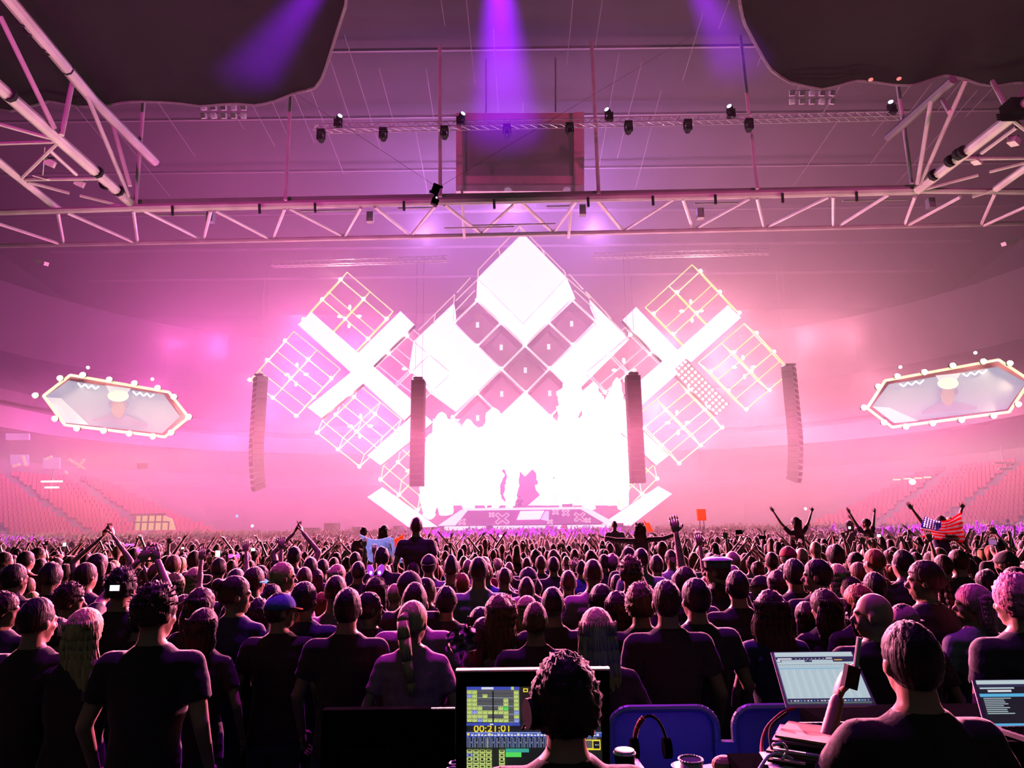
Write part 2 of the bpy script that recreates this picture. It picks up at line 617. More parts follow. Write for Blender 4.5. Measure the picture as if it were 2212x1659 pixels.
# walkway beam above the front chord
g = G()
q = [P(292, 431, 46), P(1982, 399, 46), P(1982, 414, 46), P(292, 449, 46)]
g.prism(q, (0, .5, 0)); part('walkway_beam', g, M['steel_dark'], t)
diag = [((310, 455), (430, 515)), ((455, 455), (440, 515)), ((465, 455), (580, 515)), ((615, 450), (590, 513)), ((625, 450), (740, 510)), ((780, 448), (745, 510)), ((810, 447), (885, 507)),
        ((940, 445), (890, 507)), ((960, 442), (1037, 503)), ((1115, 437), (1042, 503)), ((1125, 436), (1192, 500)), ((1245, 434), (1198, 500)), ((1290, 432), (1343, 497)),
        ((1455, 430), (1350, 497)), ((1475, 430), (1495, 490)), ((1620, 428), (1505, 492)), ((1635, 428), (1650, 490)), ((1790, 425), (1657, 490)), ((1800, 425), (1800, 488)),
        ((1920, 420), (1812, 488)), ((1977, 425), (1955, 485)), ((2075, 425), (1960, 487)), ((2150, 418), (2120, 485)), ((2230, 440), (2125, 487)), ((125, 460), (137, 525)), ((288, 455), (297, 522)),
        ((-20, 478), (130, 527)), ((145, 460), (290, 524))]
for a, b in diag:
    tubepart('diagonal', P(a[0], a[1], 45), P(b[0], b[1], 51), .13, roofm, t)
for x in (998, 1236):
    tubepart('drop_post', P(x, 410, 46), P(x + (5 if x < 1100 else -8), 514, 51), .12, roofm, t)
for x0, x1, y in ((340, 440, 465), (650, 770, 456), (860, 935, 450), (1180, 1240, 446), (1500, 1600, 440), (1820, 1960, 434), (1020, 1200, 487), (960, 1110, 493)):
    tubepart('cable_tray', P(x0, y, 48), P(x1, y - (x1 - x0) * .02, 48), .06, roofm, t)
for x in (372, 560, 680, 872, 1067, 1270, 1410, 1545, 1690, 1850):
    tubepart('strap', P(x, 428 - (x - 1100) * .021 + 2, 44.7), P(x + 1, 452 - (x - 1100) * .021 - 2, 44.7), .10, M['dark'], t)
for (x, y) in ((455, 470), (800, 470), (1258, 455), (1512, 462), (2010, 440)):
    g = G(); g.box(P(x, y, 48), (.5, .5, .8)); part('junction_box', g, M['steel_dark'], t)
hang = [((628, 209), (616, 432)), ((310, 223), (293, 438)), ((950, 100), (951, 425)), ((1278, 90), (1293, 418)), ((1599, 78), (1636, 408)), ((1938, 176), (1970, 396))]
for k, (a, b) in enumerate(hang):
    tubepart('hanger_post', P(a[0], a[1], 45), P(b[0], b[1], 45), .14, roofm, t, 8)

t = thing('side_truss', A(145, 315), 'thick pink lit truss running overhead along the left side', 'truss')
tubepart('main_chord', A(0, 190) + (A(0, 190) - A(290, 445)) * .8, A(290, 445), .34, roofm, t, 8)
tubepart('outer_chord', A(130, 455), A(0, 352) + (A(0, 352) - A(130, 455)) * 1.2, .26, roofm, t, 8)
tubepart('upper_chord', U(20, 0) + (U(20, 0) - U(200, 215)) * .5, U(200, 215), .34, roofm, t, 8)
tubepart('upper_chord', U(200, 215), U(335, 350), .34, roofm, t, 8)
for a, b in (((0, 35), (118, 278)), ((156, 180), (133, 292)), ((182, 192), (278, 424)), ((243, 267), (281, 402))):
    tubepart('post', U(*a), A(*b), .14, roofm, t, 8)
for a, b in (((-30, 260), (110, 299)), ((-30, 311), (118, 306)), ((122, 310), (45, 385)), ((108, 325), (165, 377)), ((45, 388), (212, 386)), ((60, 393), (150, 417)), ((172, 422), (275, 447))):
    tubepart('brace', A(*a), A(*b), .12, roofm, t)
for x, y in ((22, 205), (210, 372), (228, 398), (255, 412)):
    g = G(); c = A(x, y); d = (A(290, 445) - A(0, 190)).normalized()
    g.tube(c - d * .12, c + d * .12, .40, n=8); part('clamp', g, M['dark'], t)
for x, y in ((50, 45), (62, 65), (98, 98), (106, 107), (145, 150)):
    g = G(); c = U(x, y); d = (U(200, 215) - U(20, 0)).normalized()
    g.tube(c - d * .06, c + d * .06, .37, n=8); part('clamp', g, M['dark'], t)
t = thing('side_truss', A(2090, 330), 'thick pink lit truss running overhead along the right side', 'truss')
tubepart('main_chord', A(1983, 410), A(2190, 249), .34, roofm, t, 8)
tubepart('main_chord', A(2205, 232), A(2190, 249) + (A(2190, 249) - A(1983, 410)) * 1.2, .30, roofm, t, 8)
tubepart('outer_chord', A(2152, 408), A(2230, 352) + (A(2230, 352) - A(2152, 408)) * 1.2, .26, roofm, t, 8)
tubepart('upper_chord', U(2059, 172), U(1918, 297), .30, M['steel_dark'], t, 8)
for a, b in (((2012, 210), (1982, 398)), ((2086, 174), (1988, 398)), ((2144, 176), (2178, 240)), ((2216, 180), (2192, 235)), ((2035, 215), (2052, 243))):
    tubepart('post', U(*a), A(*b), .14, roofm, t, 8)
for a, b in (((1999, 408), (2113, 378)), ((2120, 331), (2196, 275)), ((2137, 371), (2240, 345)), ((2080, 343), (2240, 341)), ((2186, 258), (2240, 300)), ((2100, 425), (2160, 407))):
    tubepart('brace', A(*a), A(*b), .12, roofm, t)
for x, y in ((2018, 378), (2053, 348), (2071, 333), (2080, 328)):
    g = G(); c = A(x, y); d = (A(2190, 249) - A(1983, 410)).normalized()
    g.tube(c - d * .14, c + d * .14, .40, n=8); part('clamp', g, M['dark'], t)
c = A(2192, 236)
t = thing('chain_hoist', c, 'black chain hoist bundle on the joint of the right side truss', 'hoist')
g = G(); g.box(c, (1.0, 1.0, .9)); part('motor', g, M['black'], t)
for k in range(3):
    g = G(); g.tube(c + Vector((-1.1, 0, -.35 - .15 * k)), c + Vector((.9, 0, -.3 - .15 * k)), .06); part('cable', g, M['black'], t)

# flat lamp and fixtures hanging in the left truss
c = A(92, 384)
t = thing('panel_lamp', c, 'pale square panel lamp hanging from a rod in the left truss', 'lamp')
g = G(); R = Euler((.5, .2, .3)).to_matrix(); g.box(c, (.85, .85, .08), R); part('panel', g, M['paper'], t)
tubepart('rod', c, A(97, 318), .03, M['steel'], t)
for k, (x, y, lab) in enumerate(((172, 396, 'pink lit flood lamp clamped inside the left truss'), (108, 352, 'small double spot fixture in the left truss'), (2190, 305, 'small double spot fixture in the right truss'), (2110, 346, 'flood lamp clamped inside the right truss'))):
    c = A(x, y)
    t = thing('flood_lamp', c, lab, 'lamp')
    g = G(); g.box(c, (.55, .5, .4), Euler((.3, .3, .5)).to_matrix()); part('housing', g, M['steel'], t)
    g = G(); g.box(c + Vector((0, 0, .35)), (.7, .1, .06)); g.box(c + Vector((-.33, 0, .2)), (.05, .1, .35)); g.box(c + Vector((.33, 0, .2)), (.05, .1, .35)); part('yoke', g, M['steel_dark'], t)
c = P(88, 566, 50)
for k, (x, y) in enumerate(((88, 566), (2180, 523))):
    c = P(x, y, 50)
    g = G(); g.box(c, (1.0, .5, .3), Euler((.2, .35 if k == 0 else -.35, 0)).to_matrix()); o = g.build('flood_lamp', M['steel'], origin=c)
    tag(o, ('lone pale flood lamp in the haze under the left truss', 'lone pale flood lamp in the haze under the right truss')[k], 'lamp')

# ------------------------------------------------------------------ black drapes hung under the roof
ZD = 31.5


def drape(name, edge, inner, lab):
    E = [Pz(x, y, ZD) for x, y in edge]
    I = [Pz(x, y, ZD) for x, y in inner]
    def samp(L, t):
        d = [0]
        for i in range(len(L) - 1):
            d.append(d[-1] + (L[i + 1] - L[i]).length)
        s = t * d[-1]
        for i in range(len(L) - 1):
            if s <= d[i + 1] + 1e-6:
                return L[i].lerp(L[i + 1], (s - d[i]) / max(1e-6, d[i + 1] - d[i]))
        return L[-1]
    nu, nv = 150, 18
    vs = []
    for j in range(nv + 1):
        v = j / nv
        for i in range(nu + 1):
            u = i / nu
            p = samp(E, u).lerp(samp(I, u), v)
            f = math.exp(-v * 9)
            p.z += -0.35 * math.sin(u * 70) * f * .5 + .55 * (1 - f) * 2.2 + noise.noise(p * .35) * .45 - .25 * abs(math.sin(u * 23)) * f
            vs.append(p)
    g = G()
    k = nu + 1
    fs = [(j * k + i, (j + 1) * k + i, (j + 1) * k + i + 1, j * k + i + 1) for j in range(nv) for i in range(nu)]
    g.add(vs, fs)
    n = len(g.v)
    g.add([v + Vector((0, 0, .12)) for v in vs], [tuple(reversed(f)) for f in fs])
    g.add([], [])
    # hem roll
    o = g.build(name, M['drape'], smooth=True, origin=E[len(E) // 2])
    tag(o, lab, 'drape')
    h = G()
    pts = [vs[i] - o.location for i in range(0, nu + 1, 3)]
    h.path(pts, .10, 5)
    h.build('hem', M['drape_hem'], o)
    return o


M['drape_hem'] = mat('drape_hem', (0.16, 0.14, 0.16), 0.8, sheen=0.3, scale=2)
drape('roof_drape', [(-700, 260), (200, 219), (320, 222), (470, 220), (560, 214), (632, 208), (668, 195), (690, 165), (715, 110), (735, 50), (748, 0), (760, -160), (765, -400)],
      [(-1500, -700), (-900, -900), (-600, -1100), (-300, -1200), (-100, -1300), (100, -1300), (250, -1300), (400, -1300), (500, -1300), (560, -1200), (600, -1100), (640, -1000), (700, -900)],
      'large black roof drape sagging over the left half of the arena')
drape('roof_drape', [(1560, -400), (1585, -100), (1598, 0), (1612, 60), (1640, 110), (1672, 150), (1705, 172), (1760, 181), (1880, 174), (2000, 172), (2100, 173), (2212, 176), (2900, 190)],
      [(1600, -900), (1650, -1000), (1700, -1050), (1750, -1100), (1800, -1150), (1900, -1200), (2000, -1250), (2200, -1250), (2400, -1200), (2700, -1100), (3000, -1000), (3300, -900), (3600, -700)],
      'large black roof drape sagging over the right half of the arena')
for k, (x, y) in enumerate(((1881, 172), (1942, 170))):
    c = Pz(x, y, ZD - .3); g = G(); g.ell(c, (.16, .16, .1), 8, 6); o = g.build('marker_light', M['neon'], origin=c)
    tag(o, ('small red marker light on the hem of the right drape, nearer the stage middle', 'brighter red marker light on the hem of the right drape, farther out')[k], 'light')

# arrays of square floodlights under the roof
for k, (x0, y0, x1, y1) in enumerate(((440, 232, 526, 250), (1711, 201, 1797, 219))):
    Y = 50
    c = P((x0 + x1) / 2, (y0 + y1) / 2, Y)
    t = thing('flood_array', c, ('block of ten square floodlights under the left drape', 'block of ten square floodlights under the right drape')[k], 'floodlights')
    for i in range(5):
        for j in range(2):
            q = P(x0 + (x1 - x0) * i / 4, y0 + (y1 - y0) * j, Y)
            g = G(); g.box(q, (.42, .3, .42), Euler((.4, 0, .1 * (i - 2))).to_matrix()); part('floodlight', g, M['steel'] if (i + j * 2 + k) % 3 else M['flag_white'], t)
    for j in range(2):
        q0 = P(x0 - 6, y0 + (y1 - y0) * j - 5, Y); q1 = P(x1 + 6, y0 + (y1 - y0) * j - 5, Y)
        tubepart('rail', q0, q1, .05, M['steel_dark'], t)

# lighting truss with hanging moving heads


def thin_truss(x0, y0, x1, y1, Y, lab, h=.5, n=24, m_=None):
    m_ = m_ or M['alu']
    a, b = P(x0, y0, Y), P(x1, y1, Y)
    t = thing('lighting_truss', (a + b) / 2, lab, 'truss')
    for dy, dz in ((0, 0), (h, 0), (h / 2, h)):
        tubepart('rail_tube', a + Vector((0, dy, dz)), b + Vector((0, dy, dz)), .045, m_, t, 5)
    g = G()
    for i in range(n):
        u, v = a.lerp(b, i / n), a.lerp(b, (i + 1) / n)
        g.tube(u, v + Vector((0, h, 0)), .022, n=4)
        g.tube(u, (u + v) / 2 + Vector((0, h / 2, h)), .022, n=4)
        g.tube((u + v) / 2 + Vector((0, h / 2, h)), v, .022, n=4)
    o = part('lacing', g, m_, t); o['kind'] = 'stuff'
    return t


thin_truss(675, 279, 1950, 250, 40, 'long thin lighting truss with a row of moving heads high over the stage', .5, 60)
thin_truss(585, 574, 965, 562, 58, 'pale thin truss in the haze above the left lattice cubes', .5, 26)
thin_truss(1282, 556, 1665, 546, 58, 'pale thin truss in the haze above the right lattice cubes', .5, 26)


def moving_head(c, lab, aim=(0, 0, -1), up=False, grp=None):
    t = thing('moving_head', c, lab, 'stage light', grp)
    s_ = 1 if up else -1
    g = G(); g.box(c + Vector((0, 0, .12 * s_)), (.5, .4, .22)); part('base', g, M['dark'], t)
    g = G(); g.box(c + Vector((-.24, 0, .42 * s_)), (.07, .2, .5)); g.box(c + Vector((.24, 0, .42 * s_)), (.07, .2, .5)); part('yoke', g, M['dark'], t)
    a = Vector(aim).normalized()
    hc = c + Vector((0, 0, .6 * s_))
    g = G(); g.tube(hc - a * .28, hc + a * .34, .17, .21, 10); part('lamp_head', g, M['dark'], t)
    g = G(); g.tube(hc + a * .34, hc + a * .36, .17, .17, 10); part('lens', g, M['lens'], t)
    return hc + a * .4


M['lens'] = emis('lens', (0.75, 0.70, 1.0), 1.6, False)
names = ['first', 'second', 'third', 'fourth', 'fifth', 'sixth', 'seventh', 'eighth']
for k, (x, y, tx) in enumerate(((694, 281, 745), (828, 278, 856), (960, 274, 984), (1095, 270, 1098), (1230, 267, 1222), (1357, 263, 1328), (1485, 260, 1440), (1617, 258, 1550))):
    c = P(x, y, 40)
    tgt = P(tx, 470, 60)
    e = moving_head(c, '%s moving head from the left hanging under the long lighting truss' % names[k], aim=(tgt - c))
    light('pale_beam', 'SPOT', e, 2600, (0.75, 0.62, 1.0), target=tgt, size=.03, spot=3.6, blend=.3)
for k, (x, y) in enumerate(((730, 262), (995, 257), (1316, 248), (1580, 241), (1928, 232))):
    moving_head(P(x, y + 14, 40.3), '%s light from the left standing on top of the long lighting truss' % names[k], aim=(-1 if x > 1100 else 1, -1.5, .6), up=True)

# video cube frame hanging in front of the roof
Y = 52
t = thing('video_cube', P(1123, 325, Y), 'square framed video cube hanging dark in the pink haze above the truss', 'screen')
def fr(x0, y0, x1, y1, nm, m_, dd=1.2):
    g = G(); g.prism([P(x0, y1, Y), P(x1, y1, Y), P(x1, y0, Y), P(x0, y0, Y)], (0, dd, 0)); part(nm, g, m_, t)
M['scoreframe'] = mat('score_frame', (0.62, 0.22, 0.36), 0.6, scale=1)
fr(985, 244, 1004, 400, 'frame_side', M['scoreframe']); fr(1240, 242, 1262, 398, 'frame_side', M['scoreframe'])
fr(1004, 244, 1240, 262, 'frame_top', M['scoreframe']); fr(1004, 380, 1240, 396, 'frame_bottom', M['scoreframe'])
fr(985, 400, 1262, 413, 'light_ledge', M['steel'], 2.0)
g = G(); g.prism([P(1004, 380, Y + .5), P(1240, 380, Y + .5), P(1240, 262, Y + .5), P(1004, 262, Y + .5)], (0, .4, 0)); part('dark_screen', g, M['steel_dark'], t)
tubepart('hanger', P(1050, 244, Y), P(1050, 60, Y), .08, M['steel_dark'], t); tubepart('hanger', P(1200, 242, Y), P(1200, 60, Y), .08, M['steel_dark'], t)

# flying camera on wires
c = P(941, 415, 26)
t = thing('flying_camera', c, 'dark remote camera rig hanging on wires in front of the truss', 'camera')
for nm, off, d in (('camera_body', (0, 0, .12), (.32, .25, .3)), ('wing_arm', (.1, 0, .28), (.42, .1, .1)), ('wing_arm', (-.12, 0, -.02), (.3, .1, .1)), ('gimbal', (-.02, 0, -.22), (.14, .14, .3)), ('camera_head', (-.03, 0, -.45), (.3, .28, .24))):
    g = G(); g.box(c + Vector(off), d, Euler((.2, .3, .3)).to_matrix()); part(nm, g, M['dark'], t)
g = G(); g.ell(c + Vector((.06, -.16, -.33)), (.04, .04, .04), 8, 6); part('status_light', g, M['scr_white'], t)
tubepart('wire', c + Vector((.1, 0, .2)), c + Vector((-14, 8, 14)), .008, M['dark'], t, 3)
tubepart('wire', c + Vector((.1, 0, .2)), c + Vector((14, 8, 14)), .008, M['dark'], t, 3)
# ------------------------------------------------------------------ stage set
SY = 58.0


def ico(c, r):
    t_ = (1 + 5 ** .5) / 2
    vs = [(-1, t_, 0), (1, t_, 0), (-1, -t_, 0), (1, -t_, 0), (0, -1, t_), (0, 1, t_), (0, -1, -t_), (0, 1, -t_), (t_, 0, -1), (t_, 0, 1), (-t_, 0, -1), (-t_, 0, 1)]
    k = r / math.sqrt(1 + t_ * t_)
    fs = [(0, 11, 5), (0, 5, 1), (0, 1, 7), (0, 7, 10), (0, 10, 11), (1, 5, 9), (5, 11, 4), (11, 10, 2), (10, 7, 6), (7, 1, 8), (3, 9, 4), (3, 4, 2), (3, 2, 6), (3, 6, 8), (3, 8, 9), (4, 9, 5), (2, 4, 11), (6, 2, 10), (8, 6, 7), (9, 8, 1)]
    return [Vector(v) * k + Vector(c) for v in vs], fs


lamp_me = {}


def lamp(c, root, m_='lamp', r=.155):
    """a bright round stage lamp: mesh shared between the copies, housing behind"""
    if m_ not in lamp_me:
        v, f = ico((0, 0, 0), r)
        lamp_me[m_] = mesh('lamp_glass', v, f, M[m_])
        g = G(); g.tube((0, .06, 0), (0, .34, 0), .2, .13, 8)
        lamp_me[m_ + 'h'] = mesh('lamp_housing', g.v, g.f, M['dark'])
    o = addobj('lamp', lamp_me[m_], root)
    o.location = Vector(c) - root.location + Vector((0, -.2, 0))
    h = addobj('housing', lamp_me[m_ + 'h'], o)
    return o


def cube(T, R, B, L, off, Y, lab, skip=(), dd=2.6, barm='bar', r=.062, group=None):
    """wire cube seen corner-on: near face with lamps at its nine joints, far face thinner bars"""
    def near(u, v):
        # u along T->R, v along T->L ; bilinear in the picture is turned into a real plane through four 3D corners
        a = Pc[0].lerp(Pc[1], u); b = Pc[3].lerp(Pc[2], u)
        return a.lerp(b, v)
    Pc = [P(*T, Y), P(*R, Y), P(*B, Y), P(*L, Y)]
    fc = [P(p[0] + off[0], p[1] + off[1], Y + dd) for p in (T, R, B, L)]
    def far(u, v):
        a = fc[0].lerp(fc[1], u); b = fc[3].lerp(fc[2], u)
        return a.lerp(b, v)
    t = thing('lattice_cube', near(.5, .5), lab, 'stage set', group)
    for k in range(3):
        s_ = k / 2
        tubepart('bar', near(0, s_), near(1, s_), r, M[barm], t); tubepart('bar', near(s_, 0), near(s_, 1), r, M[barm], t)
        tubepart('bar', far(0, s_), far(1, s_), r * .9, M[barm], t); tubepart('bar', far(s_, 0), far(s_, 1), r * .9, M[barm], t)
    for i in range(3):
        for j in range(3):
            tubepart('bar', near(i / 2, j / 2), far(i / 2, j / 2), r * .7, M[barm], t)
            if (i, j) not in skip:
                lamp(near(i / 2, j / 2), t)
    m_ = (near(.5, .5) + far(.5, .5)) / 2
    for dx, dz, w_, h_ in ((0, .85, .2, .4), (0, -.85, .2, .4), (.85, 0, .4, .2), (-.85, 0, .4, .2)):
        g = G(); g.ell(m_ + Vector((dx * 1.05, .3, dz * 1.05)), (w_ / 2 + .05, .12, h_ / 2 + .05), 8, 6); part('strobe', g, M['strobe'], t)
    return t


cube((737, 605), (836, 690), (756, 776), (657, 691), (13, -17), SY, 'top wire lattice cube of the left cross with yellow bars', skip=((2, 0), (0, 2), (2, 2)) and ())
cube((617, 737), (717, 818), (641, 899), (541, 821), (18, -21), SY + 1, 'outermost wire lattice cube of the left cross beside the outer speaker column')
cube((766, 858), (857, 932), (777, 1008), (686, 935), (10, -26), SY, 'bottom wire lattice cube of the left cross')
cube((880, 727), (975, 806), (898, 880), (802, 803), (10, -17), SY, 'inner wire lattice cube of the left cross, washed out by the white screens', barm='bar_p')
cube((897, 962), (975, 1030), (902, 1102), (823, 1036), (5, -31), SY, 'lowest wire lattice cube behind the left inner speaker column')
cube((1512, 587), (1596, 677), (1497, 768), (1411, 679), (-17, -15), SY, 'top wire lattice cube of the right cross with yellow bars')
cube((1633, 720), (1709, 802), (1611, 885), (1534, 804), (-25, -21), SY + 1, 'outermost wire lattice cube of the right cross beside the outer speaker column')
cube((1484, 847), (1559, 924), (1466, 1001), (1389, 926), (-18, -24), SY, 'bottom wire lattice cube of the right cross')
cube((1361, 724), (1445, 808), (1347, 890), (1265, 806), (-10, -17), SY, 'inner wire lattice cube of the right cross next to the central diamond', barm='bar_p')
cube((1340, 960), (1419, 1034), (1353, 1100), (1270, 1030), (-6, -31), SY, 'lowest wire lattice cube behind the right inner speaker column')


def slab(name, pts, Y, dep, lab, m_='led', cat='screen', grid=0):
    name = name.replace('led_arm', 'led_screen').replace('led_ramp', 'led_screen')
    q = [P(x, y, Y) for x, y in pts]
    c = sum(q, Vector()) / len(q)
    g = G(); g.prism(q, (0, .08, 0))
    b = G(); b.prism([c + (v - c) * 1.0 + Vector((0, .09, 0)) for v in q], (0, dep, 0))
    t = thing(name, c, lab, cat)
    part('screen_face', g, M[m_], t)
    part('casing', b, M['dark'], t)
    return t


slab('led_arm', [(673, 674), (905, 877), (873, 908), (643, 701)], SY - .6, .7, 'white LED arm of the left cross slanting down to the right')
slab('led_arm', [(865, 672), (895, 701), (796, 800), (765, 770)], SY - .65, .7, 'upper white LED arm of the left cross slanting up towards the middle')
slab('led_arm', [(775, 790), (800, 815), (694, 903), (664, 880)], SY - .65, .7, 'lower white LED arm of the left cross slanting down to the side stand')
slab('led_arm', [(1374, 663), (1482, 775), (1453, 802), (1345, 691)], SY - .6, .7, 'plain white upper LED arm of the right cross')
slab('led_arm', [(1482, 775), (1577, 873), (1549, 897), (1453, 802)], SY - .6, .7, 'dotted LED arm of the right cross slanting down to the right', 'led_dim')
slab('led_arm', [(1572, 659), (1601, 686), (1493, 783), (1462, 757)], SY - .65, .7, 'upper LED arm of the right cross slanting up to the outer cube')
slab('led_arm', [(1440, 772), (1465, 806), (1380, 882), (1350, 850)], SY - .65, .7, 'lower LED arm of the right cross behind the inner speaker column')
slab('led_arm', [(793, 984), (905, 885), (935, 912), (822, 1005)], SY - .6, .7, 'short white LED arm left of the inner speaker column')
slab('led_arm', [(1386, 928), (1445, 984), (1418, 1005), (1340, 932)], SY - .6, .7, 'short white LED arm right of the inner speaker column')
slab('led_ramp', [(793, 1074), (826, 1052), (945, 1138), (884, 1140)], SY - 1, .7, 'white LED ramp slanting down to the crowd on the left side of the stage')
slab('led_ramp', [(1422, 1050), (1452, 1067), (1362, 1136), (1300, 1132)], SY - 1, .7, 'white LED ramp slanting down to the crowd on the right side of the stage')
# dots of the right cross arm
dotroot = None
g = G()
a0, a1, b0 = P(1480, 775, SY - .75), P(1576, 873, SY - .75), P(1452, 801, SY - .75)
for i in range(13):
    for j in range(4):
        p = a0 + (a1 - a0) * (i + .5) / 13 + (b0 - a0) * (j + .5) / 4
        g.tube(p + Vector((0, .03, 0)), p, .13, n=8)
o = g.build('led_dots', M['strobe'], kind='stuff'); o['label'] = 'bright dots on the dotted arm of the right cross'

# central diamond: four white LED blocks round a diagonal cross of open cells


def block(pf, pb, Yf, Yb, lab):
    a = [P(x, y, Yf) for x, y in pf]; b = [P(x, y, Yb) for x, y in pb]
    t = thing('led_block', sum(a, Vector()) / len(a), lab, 'screen')
    g = G(); g.prism2(a, b); part('screen_skin', g, M['led'], t)
    e = G()
    for k in range(len(a)):
        e.tube(a[k] + Vector((0, -.05, 0)), a[(k + 1) % len(a)] + Vector((0, -.05, 0)), .03, n=4)
    part('edge_trim', e, M['bar_p'], t)
    return t


block([(1129, 504), (1224, 600), (1130, 700), (1031, 602)], [(1132, 560), (1243, 645), (1134, 748), (1029, 650)], SY - 1, SY + 3, 'topmost white LED block forming the peak of the central diamond')
block([(981, 655), (979, 697), (1082, 797), (1030, 848), (985, 890), (930, 850), (884, 795), (893, 738)], [(985, 680), (985, 700), (1082, 797), (1030, 848), (985, 890), (930, 850), (890, 795), (900, 745)], SY, SY + 3, 'left white LED block of the central diamond')
block([(1273, 647), (1359, 734), (1240, 852), (1186, 797), (1290, 697)], [(1275, 665), (1350, 736), (1240, 852), (1186, 797), (1290, 700)], SY, SY + 3, 'right white LED block of the central diamond')
block([(1134, 845), (1230, 935), (1134, 1030), (1040, 935)], [(1134, 845), (1226, 935), (1134, 1025), (1044, 935)], SY, SY + 3, 'lower white LED block of the central diamond behind the smoke jets')
# thin outline frame over the peak
t = thing('outline_frame', P(1123, 489, SY - 2), 'thin pink outline frame running over the peak of the central diamond', 'stage set')
for a, b in (((1123, 489), (1033, 583)), ((1123, 489), (1222, 590)), ((1123, 489), (1128, 503)), ((1077, 537), (1080, 551)), ((1033, 583), (1032, 599)), ((1169, 535), (1176, 550)), ((1217, 582), (1222, 595)),
             ((1031, 604), (984, 650)), ((1026, 627), (983, 672)), ((1016, 600), (987, 632)), ((982, 636), (904, 714)), ((982, 636), (980, 655)), ((940, 680), (936, 700)), ((1224, 600), (1274, 645)), ((1229, 592), (1260, 625)),
             ((1265, 630), (1275, 645)), ((1240, 627), (1280, 664)), ((1268, 632), (1320, 688)), ((1307, 672), (1318, 690)), ((1318, 690), (1350, 722))):
    tubepart('bar', P(*a, SY - 1.5), P(*b, SY - 1.5), .05, M['bar_p'], t, 5)
# the cells of the diagonal cross, on a straight 45 degree grid
CC = P(1135, 797, SY + 1)
hw = (P(1187, 797, SY + 1) - CC).length
def N(a, b): return CC + Vector((a * hw, 0, b * hw))
cells = [(-2, 2), (-1, 1), (0, 0), (1, 1), (2, 2), (-1, -1), (-2, -2), (1, -1), (2, -2)]
t = thing('diagonal_grid', CC, 'diagonal cross of open cells between the white LED blocks', 'stage set')
edges = set(); nodes = set()
for a, b in cells:
    c4 = [(a, b + 1), (a + 1, b), (a, b - 1), (a - 1, b)]
    for k in range(4):
        e = tuple(sorted((c4[k], c4[(k + 1) % 4]))); edges.add(e)
        nodes.add(c4[k])
for e in sorted(edges):
    tubepart('bar', N(*e[0]), N(*e[1]), .10, M['bar_p'], t)
for nd in sorted(nodes):
    lamp(N(*nd), t, 'lamp_c')
for a, b in cells:
    g = G(); g.box(N(a, b) + Vector((0, .5, 0)), (.28, .1, .5)); part('strobe', g, M['led_soft'], t)
for k in range(len(cells)):
    a, b = cells[k]
    g = G(); q = [N(a, b + .92), N(a + .92, b), N(a, b - .92), N(a - .92, b)]
    q = [v + Vector((0, 2.8, 0)) for v in q]
    g.prism(q, (0, .1, 0)); part('back_panel', g, M['steel_dark'], t)

# added glowing panels that fill the white between the lower cubes, desk in front
slab('white_fill', [(935, 905), (1040, 905), (1090, 985), (1045, 1040), (1100, 1092), (925, 1092)], SY + 4, .6, 'left lower added glow panel filling the white behind the smoke jets', 'led_back')
slab('white_fill', [(1180, 985), (1230, 905), (1330, 905), (1345, 1092), (1140, 1092), (1200, 1040)], SY + 4, .6, 'right lower added glow panel filling the white behind the smoke jets', 'led_back')
g = G(); g.prism([P(880, 1150, SY), P(1370, 1140, SY), P(1370, 1128, SY), P(880, 1138, SY)], (0, 14, 0)); struct('trim_7', g, M['dark'])
t = thing('stage_riser', P(1130, 1120, SY - 3), 'trapezoid desk front patterned with neon crosses under the performer', 'desk')
Y = SY - 3
g = G(); g.prism([P(985, 1134, Y), P(1310, 1130, Y), P(1255, 1100, Y), P(1010, 1103, Y)], (0, 2.5, 0)); part('front_panel', g, mat('desk_front', (0.35, 0.08, 0.25), 0.5), t)
g = G(); g.prism([P(1005, 1102, Y - .3), P(1262, 1099, Y - .3), P(1262, 1095, Y - .3), P(1005, 1098, Y - .3)], (0, 3, 0)); part('top_edge', g, M['led_soft'], t)
g = G(); g.prism([P(1255, 1100, Y - .2), P(1270, 1097, Y - .2), P(1330, 1130, Y - .2), P(1308, 1131, Y - .2)], (0, .6, 0)); part('side_light', g, M['led_soft'], t)
g = G(); g.prism([P(1010, 1103, Y - .2), P(996, 1101, Y - .2), P(945, 1136, Y - .2), P(982, 1135, Y - .2)], (0, .6, 0)); part('side_light', g, M['led_soft'], t)
g = G(); g.prism([P(1116, 1123, Y - .15), P(1166, 1122, Y - .15), P(1176, 1103, Y - .15), P(1124, 1104, Y - .15)], (0, .1, 0)); part('centre_screen', g, M['led_back'], t)
M['teal_scr'] = emis('teal_screen', (0.45, 0.65, 0.95), .8, False)
g = G(); g.prism([P(1168, 1122, Y - .15), P(1185, 1126, Y - .15), P(1186, 1104, Y - .15), P(1178, 1104, Y - .15)], (0, .1, 0)); part('side_screen', g, M['teal_scr'], t)
def cross(x, y, s, m_=None):
    pts = [(0, .35), (.65, 1), (1, .65), (.35, 0), (1, -.65), (.65, -1), (0, -.35), (-.65, -1), (-1, -.65), (-.35, 0), (-1, .65), (-.65, 1)]
    g = G()
    q = [P(x + a * s, y - b * s * .8, Y - .1) for a, b in pts]
    for k in range(12):
        g.tube(q[k], q[(k + 1) % 12], .04, n=4)
    part('neon_cross', g, M['bar_p'], t)
cross(1085, 1120, 15); cross(1252, 1117, 12); cross(998, 1127, 8); cross(1222, 1108, 8); cross(1200, 1106, 7); cross(1062, 1112, 6); cross(1188, 1127, 6); cross(1270, 1124, 6)
